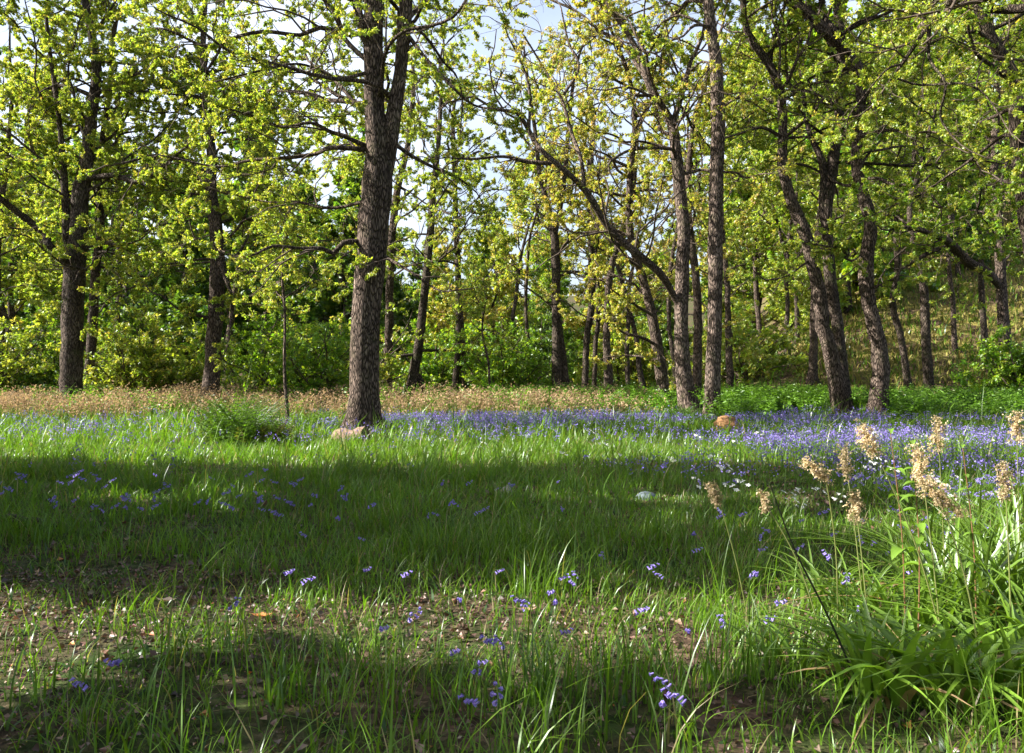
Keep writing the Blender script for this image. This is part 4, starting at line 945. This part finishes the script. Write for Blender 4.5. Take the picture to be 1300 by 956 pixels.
fern_clump(940, 530, .6, .60, 'bright green ferns beside the rotten stump', 74, (.10, .20, .03), 90)
fern_clump(868, 532, .5, .50, 'ferns at the foot of the thick pale-barked oak', 75, (.10, .20, .03), 80)
fern_clump(1180, 530, .9, .70, 'broad dark green fern clump right of the S-curved oak', 76, (.05, .11, .02), 130)
fern_clump(1260, 528, .9, .65, 'dark green ferns near the right edge', 77, (.05, .12, .02), 120)
fern_clump(1010, 520, .8, .60, 'bright green ferns left of the crossing pair', 78, (.11, .2, .03), 100)

# ------------------------------------------------------------------ wood behind: copies of a few kinds
def proto(seed, pal, H, leaf, nl=18, ll=4.5, w=.36, lz=3.5):
    """a free-standing tree built at the origin"""
    rng = np.random.default_rng(seed); D = 100.0
    s = []; px = 650.0
    for z in np.linspace(0, H * .7, 6):
        s.append((px, HY - (z - CH) / D * F, w * (1 - .6 * z / H) / D * F)); px += rng.normal() * 5
    global ground
    g0 = ground; ground = lambda x, y: np.zeros_like(np.asarray(x, float))
    t = tree('broadleaf_tree', [s], D, 'x', group='trees of the far wood', seed=seed, pal=pal, leaf_z=lz, H=H, leaf=leaf, dens=.7, nlimb=nl, limb_len=ll, k=8, leaf_m=5, bark=M_BARK2)
    ground = g0
    return t
protos = [proto(901, GREEN, 14, .26, lz=2.4), proto(902, FRESH, 12, .26, lz=1.2), proto(903, GOLD, 15, .26, lz=3), proto(904, DEEP, 12, .28, lz=.8), proto(905, GREEN + DEEP, 16, .28, nl=22, ll=5.5, lz=2)]
KW = ['tall yellow-green tree', 'fresh green bushy tree', 'golden-green tree', 'dark green bushy tree', 'big spreading mid-green tree']
ORD = ['first', 'second', 'third', 'fourth', 'fifth', 'sixth', 'seventh', 'eighth', 'ninth', 'tenth', 'eleventh', 'twelfth', 'thirteenth', 'fourteenth', 'fifteenth', 'sixteenth', 'seventeenth', 'eighteenth', 'nineteenth', 'twentieth']
rng = np.random.default_rng(12)
spots = []   # x, y, kind, scale, row
for row, (y0, y1, n) in enumerate(((38, 48, 15), (50, 64, 19), (68, 86, 20), (92, 130, 20))):
    for i in range(n):
        px = -120 + 1540 * (i + rng.uniform(.2, .8)) / n; y = rng.uniform(y0, y1)
        if row == 0 and 480 < px < 930: k = int(rng.choice([0, 2])); sc = .55
        else: k = int(rng.choice([0, 1, 2, 4, 3] if px > 450 else [0, 1, 3, 4, 3])); sc = rng.uniform(.85, 1.15)
        if 480 < px < 930 and row > 0: sc *= .68
        spots.append(((px - 650) / F * y, y, k, sc, row))
for i in range(20):   # low bushes filling the gaps between the trunks
    y = rng.uniform(40, 58); px = 440 + 960 * (i + rng.uniform(.1, .9)) / 20; spots.append(((px - 650) / F * y, y, int(rng.choice([1, 3])), rng.uniform(.36, .5), 4))
ROWN = ['just behind the glade oaks', 'at the hill foot', 'low on the far hillside', 'near the far crest', 'kept low like a bush between the trunks']
used = set(); cnt = {}
for (x, y, k, sc, row) in spots:
    key = (k, row); cnt[key] = cnt.get(key, 0) + 1
    r = protos[k] if k not in used else copy_tree(protos[k]); used.add(k)
    r.location = (x, y, gz(x, y) - .1); r.rotation_euler = (0, 0, rng.uniform(0, 6.28)); r.scale = (sc, sc, sc * rng.uniform(.9, 1.1))
    r['label'] = '%s %s, %s from the left' % (KW[k], ROWN[row], ORD[cnt[key] - 1]); r['group'] = 'trees of the far wood'
# unseen trees added left, behind and right of camera, shaped to shade the glade
SHADE = [(-13, 7.0, 4, .50, .80), (-17.2, 6.6, 0, .55, .95), (-10.6, 7.3, 3, .42, .55), (-6.9, 4.9, 3, .38, .53), (-6.5, 3.75, 3, .32, .50), (-9.2, 4.3, 4, .30, .46), (-5.4, 4.2, 3, .30, .38), (-4.8, 2.0, 3, .27, .32), (-3.7, 1.0, 3, .22, .21),
         (-7, -6, 1, .8, .8), (5, -4.5, 2, .7, .7), (-1, -7, 4, .8, .8), (10, 2, 0, .8, .8), (7, -9, 3, 1, 1), (13, 8, 4, .8, .8), (-12, -8, 0, 1, 1)]
for i, (x, y, k, sc, sz) in enumerate(SHADE):
    r = copy_tree(protos[k]); r.location = (x, y, gz(x, y) - .1); r.rotation_euler = (0, 0, i * 1.3); r.scale = (sc, sc, sz)
    r['label'] = '%s added outside the picture to shade the glade, %s' % (KW[k], ORD[i]); r['group'] = 'unseen trees added to shade the glade'

# ------------------------------------------------------------------ sky, sun, camera
w = bpy.data.worlds.new('World'); SC.world = w; w.use_nodes = True; nt = w.node_tree
bg = nt.nodes['Background']; sky = nt.nodes.new('ShaderNodeTexSky'); sky.sky_type = 'NISHITA'; sky.sun_disc = False
EL, AZ = 35, 3            # sun height; degrees behind the straight left of the view
sky.sun_elevation = radians(EL); sky.sun_rotation = radians(-90 - AZ); sky.air_density = 1.0; sky.dust_density = 4.0; sky.ozone_density = 1.5
# thin bright cloud over the blue
tc = nt.nodes.new('ShaderNodeTexCoord'); cn = nt.nodes.new('ShaderNodeTexNoise'); cn.inputs['Scale'].default_value = 2.2; cn.inputs['Detail'].default_value = 6
cr = nt.nodes.new('ShaderNodeValToRGB'); cr.color_ramp.elements[0].position = .42; cr.color_ramp.elements[1].position = .68; cr.color_ramp.elements[0].color = (.25, .25, .25, 1); cr.color_ramp.elements[1].color = (.9, .9, .9, 1)
cm = nt.nodes.new('ShaderNodeMix'); cm.data_type = 'RGBA'; cm.inputs[7].default_value = (6.0, 6.4, 7.5, 1)
nt.links.new(tc.outputs['Generated'], cn.inputs['Vector']); nt.links.new(cn.outputs['Fac'], cr.inputs[0]); sx = nt.nodes.new('ShaderNodeSeparateXYZ'); nt.links.new(tc.outputs['Generated'], sx.inputs[0])
mr = nt.nodes.new('ShaderNodeMapRange'); mr.inputs[1].default_value = .30; mr.inputs[2].default_value = .62; mr.inputs[3].default_value = 1; mr.inputs[4].default_value = 0; nt.links.new(sx.outputs['Z'], mr.inputs[0])
mm = nt.nodes.new('ShaderNodeMath'); mm.operation = 'MULTIPLY'; nt.links.new(mr.outputs[0], mm.inputs[0]); nt.links.new(cr.outputs[0], mm.inputs[1]); nt.links.new(mm.outputs[0], cm.inputs[0]); nt.links.new(sky.outputs[0], cm.inputs[6])
nt.links.new(cm.outputs[2], bg.inputs['Color']); bg.inputs['Strength'].default_value = .085
sd = bpy.data.lights.new('sun', 'SUN'); sd.energy = 5.0; sd.angle = radians(.5); sd.color = (1, .95, .86)
so = bpy.data.objects.new('sun', sd); COL.objects.link(so)
from mathutils import Vector
to_sun = Vector((-cos(radians(EL)) * cos(radians(AZ)), -cos(radians(EL)) * sin(radians(AZ)), sin(radians(EL))))
so.rotation_euler = to_sun.to_track_quat('Z', 'Y').to_euler(); so.location = to_sun * 60

cd = bpy.data.cameras.new('camera'); cd.sensor_width = 36; cd.lens = 36 * F / 1300; cd.clip_end = 3000; cd.clip_start = .05
cd.shift_y = -(478 - HY) / 1300
co = bpy.data.objects.new('camera', cd); COL.objects.link(co); co.location = (0, 0, CH); co.rotation_euler = (radians(90), 0, 0); SC.camera = co
SC.render.engine = 'CYCLES'
SC.cycles.max_bounces = 7; SC.cycles.diffuse_bounces = 4; SC.cycles.transmission_bounces = 5; SC.cycles.glossy_bounces = 2
SC.cycles.use_denoising = True
SC.view_settings.view_transform = 'Standard'; SC.view_settings.look = 'None'; SC.view_settings.gamma = 1
SC.view_settings.exposure = 1.75
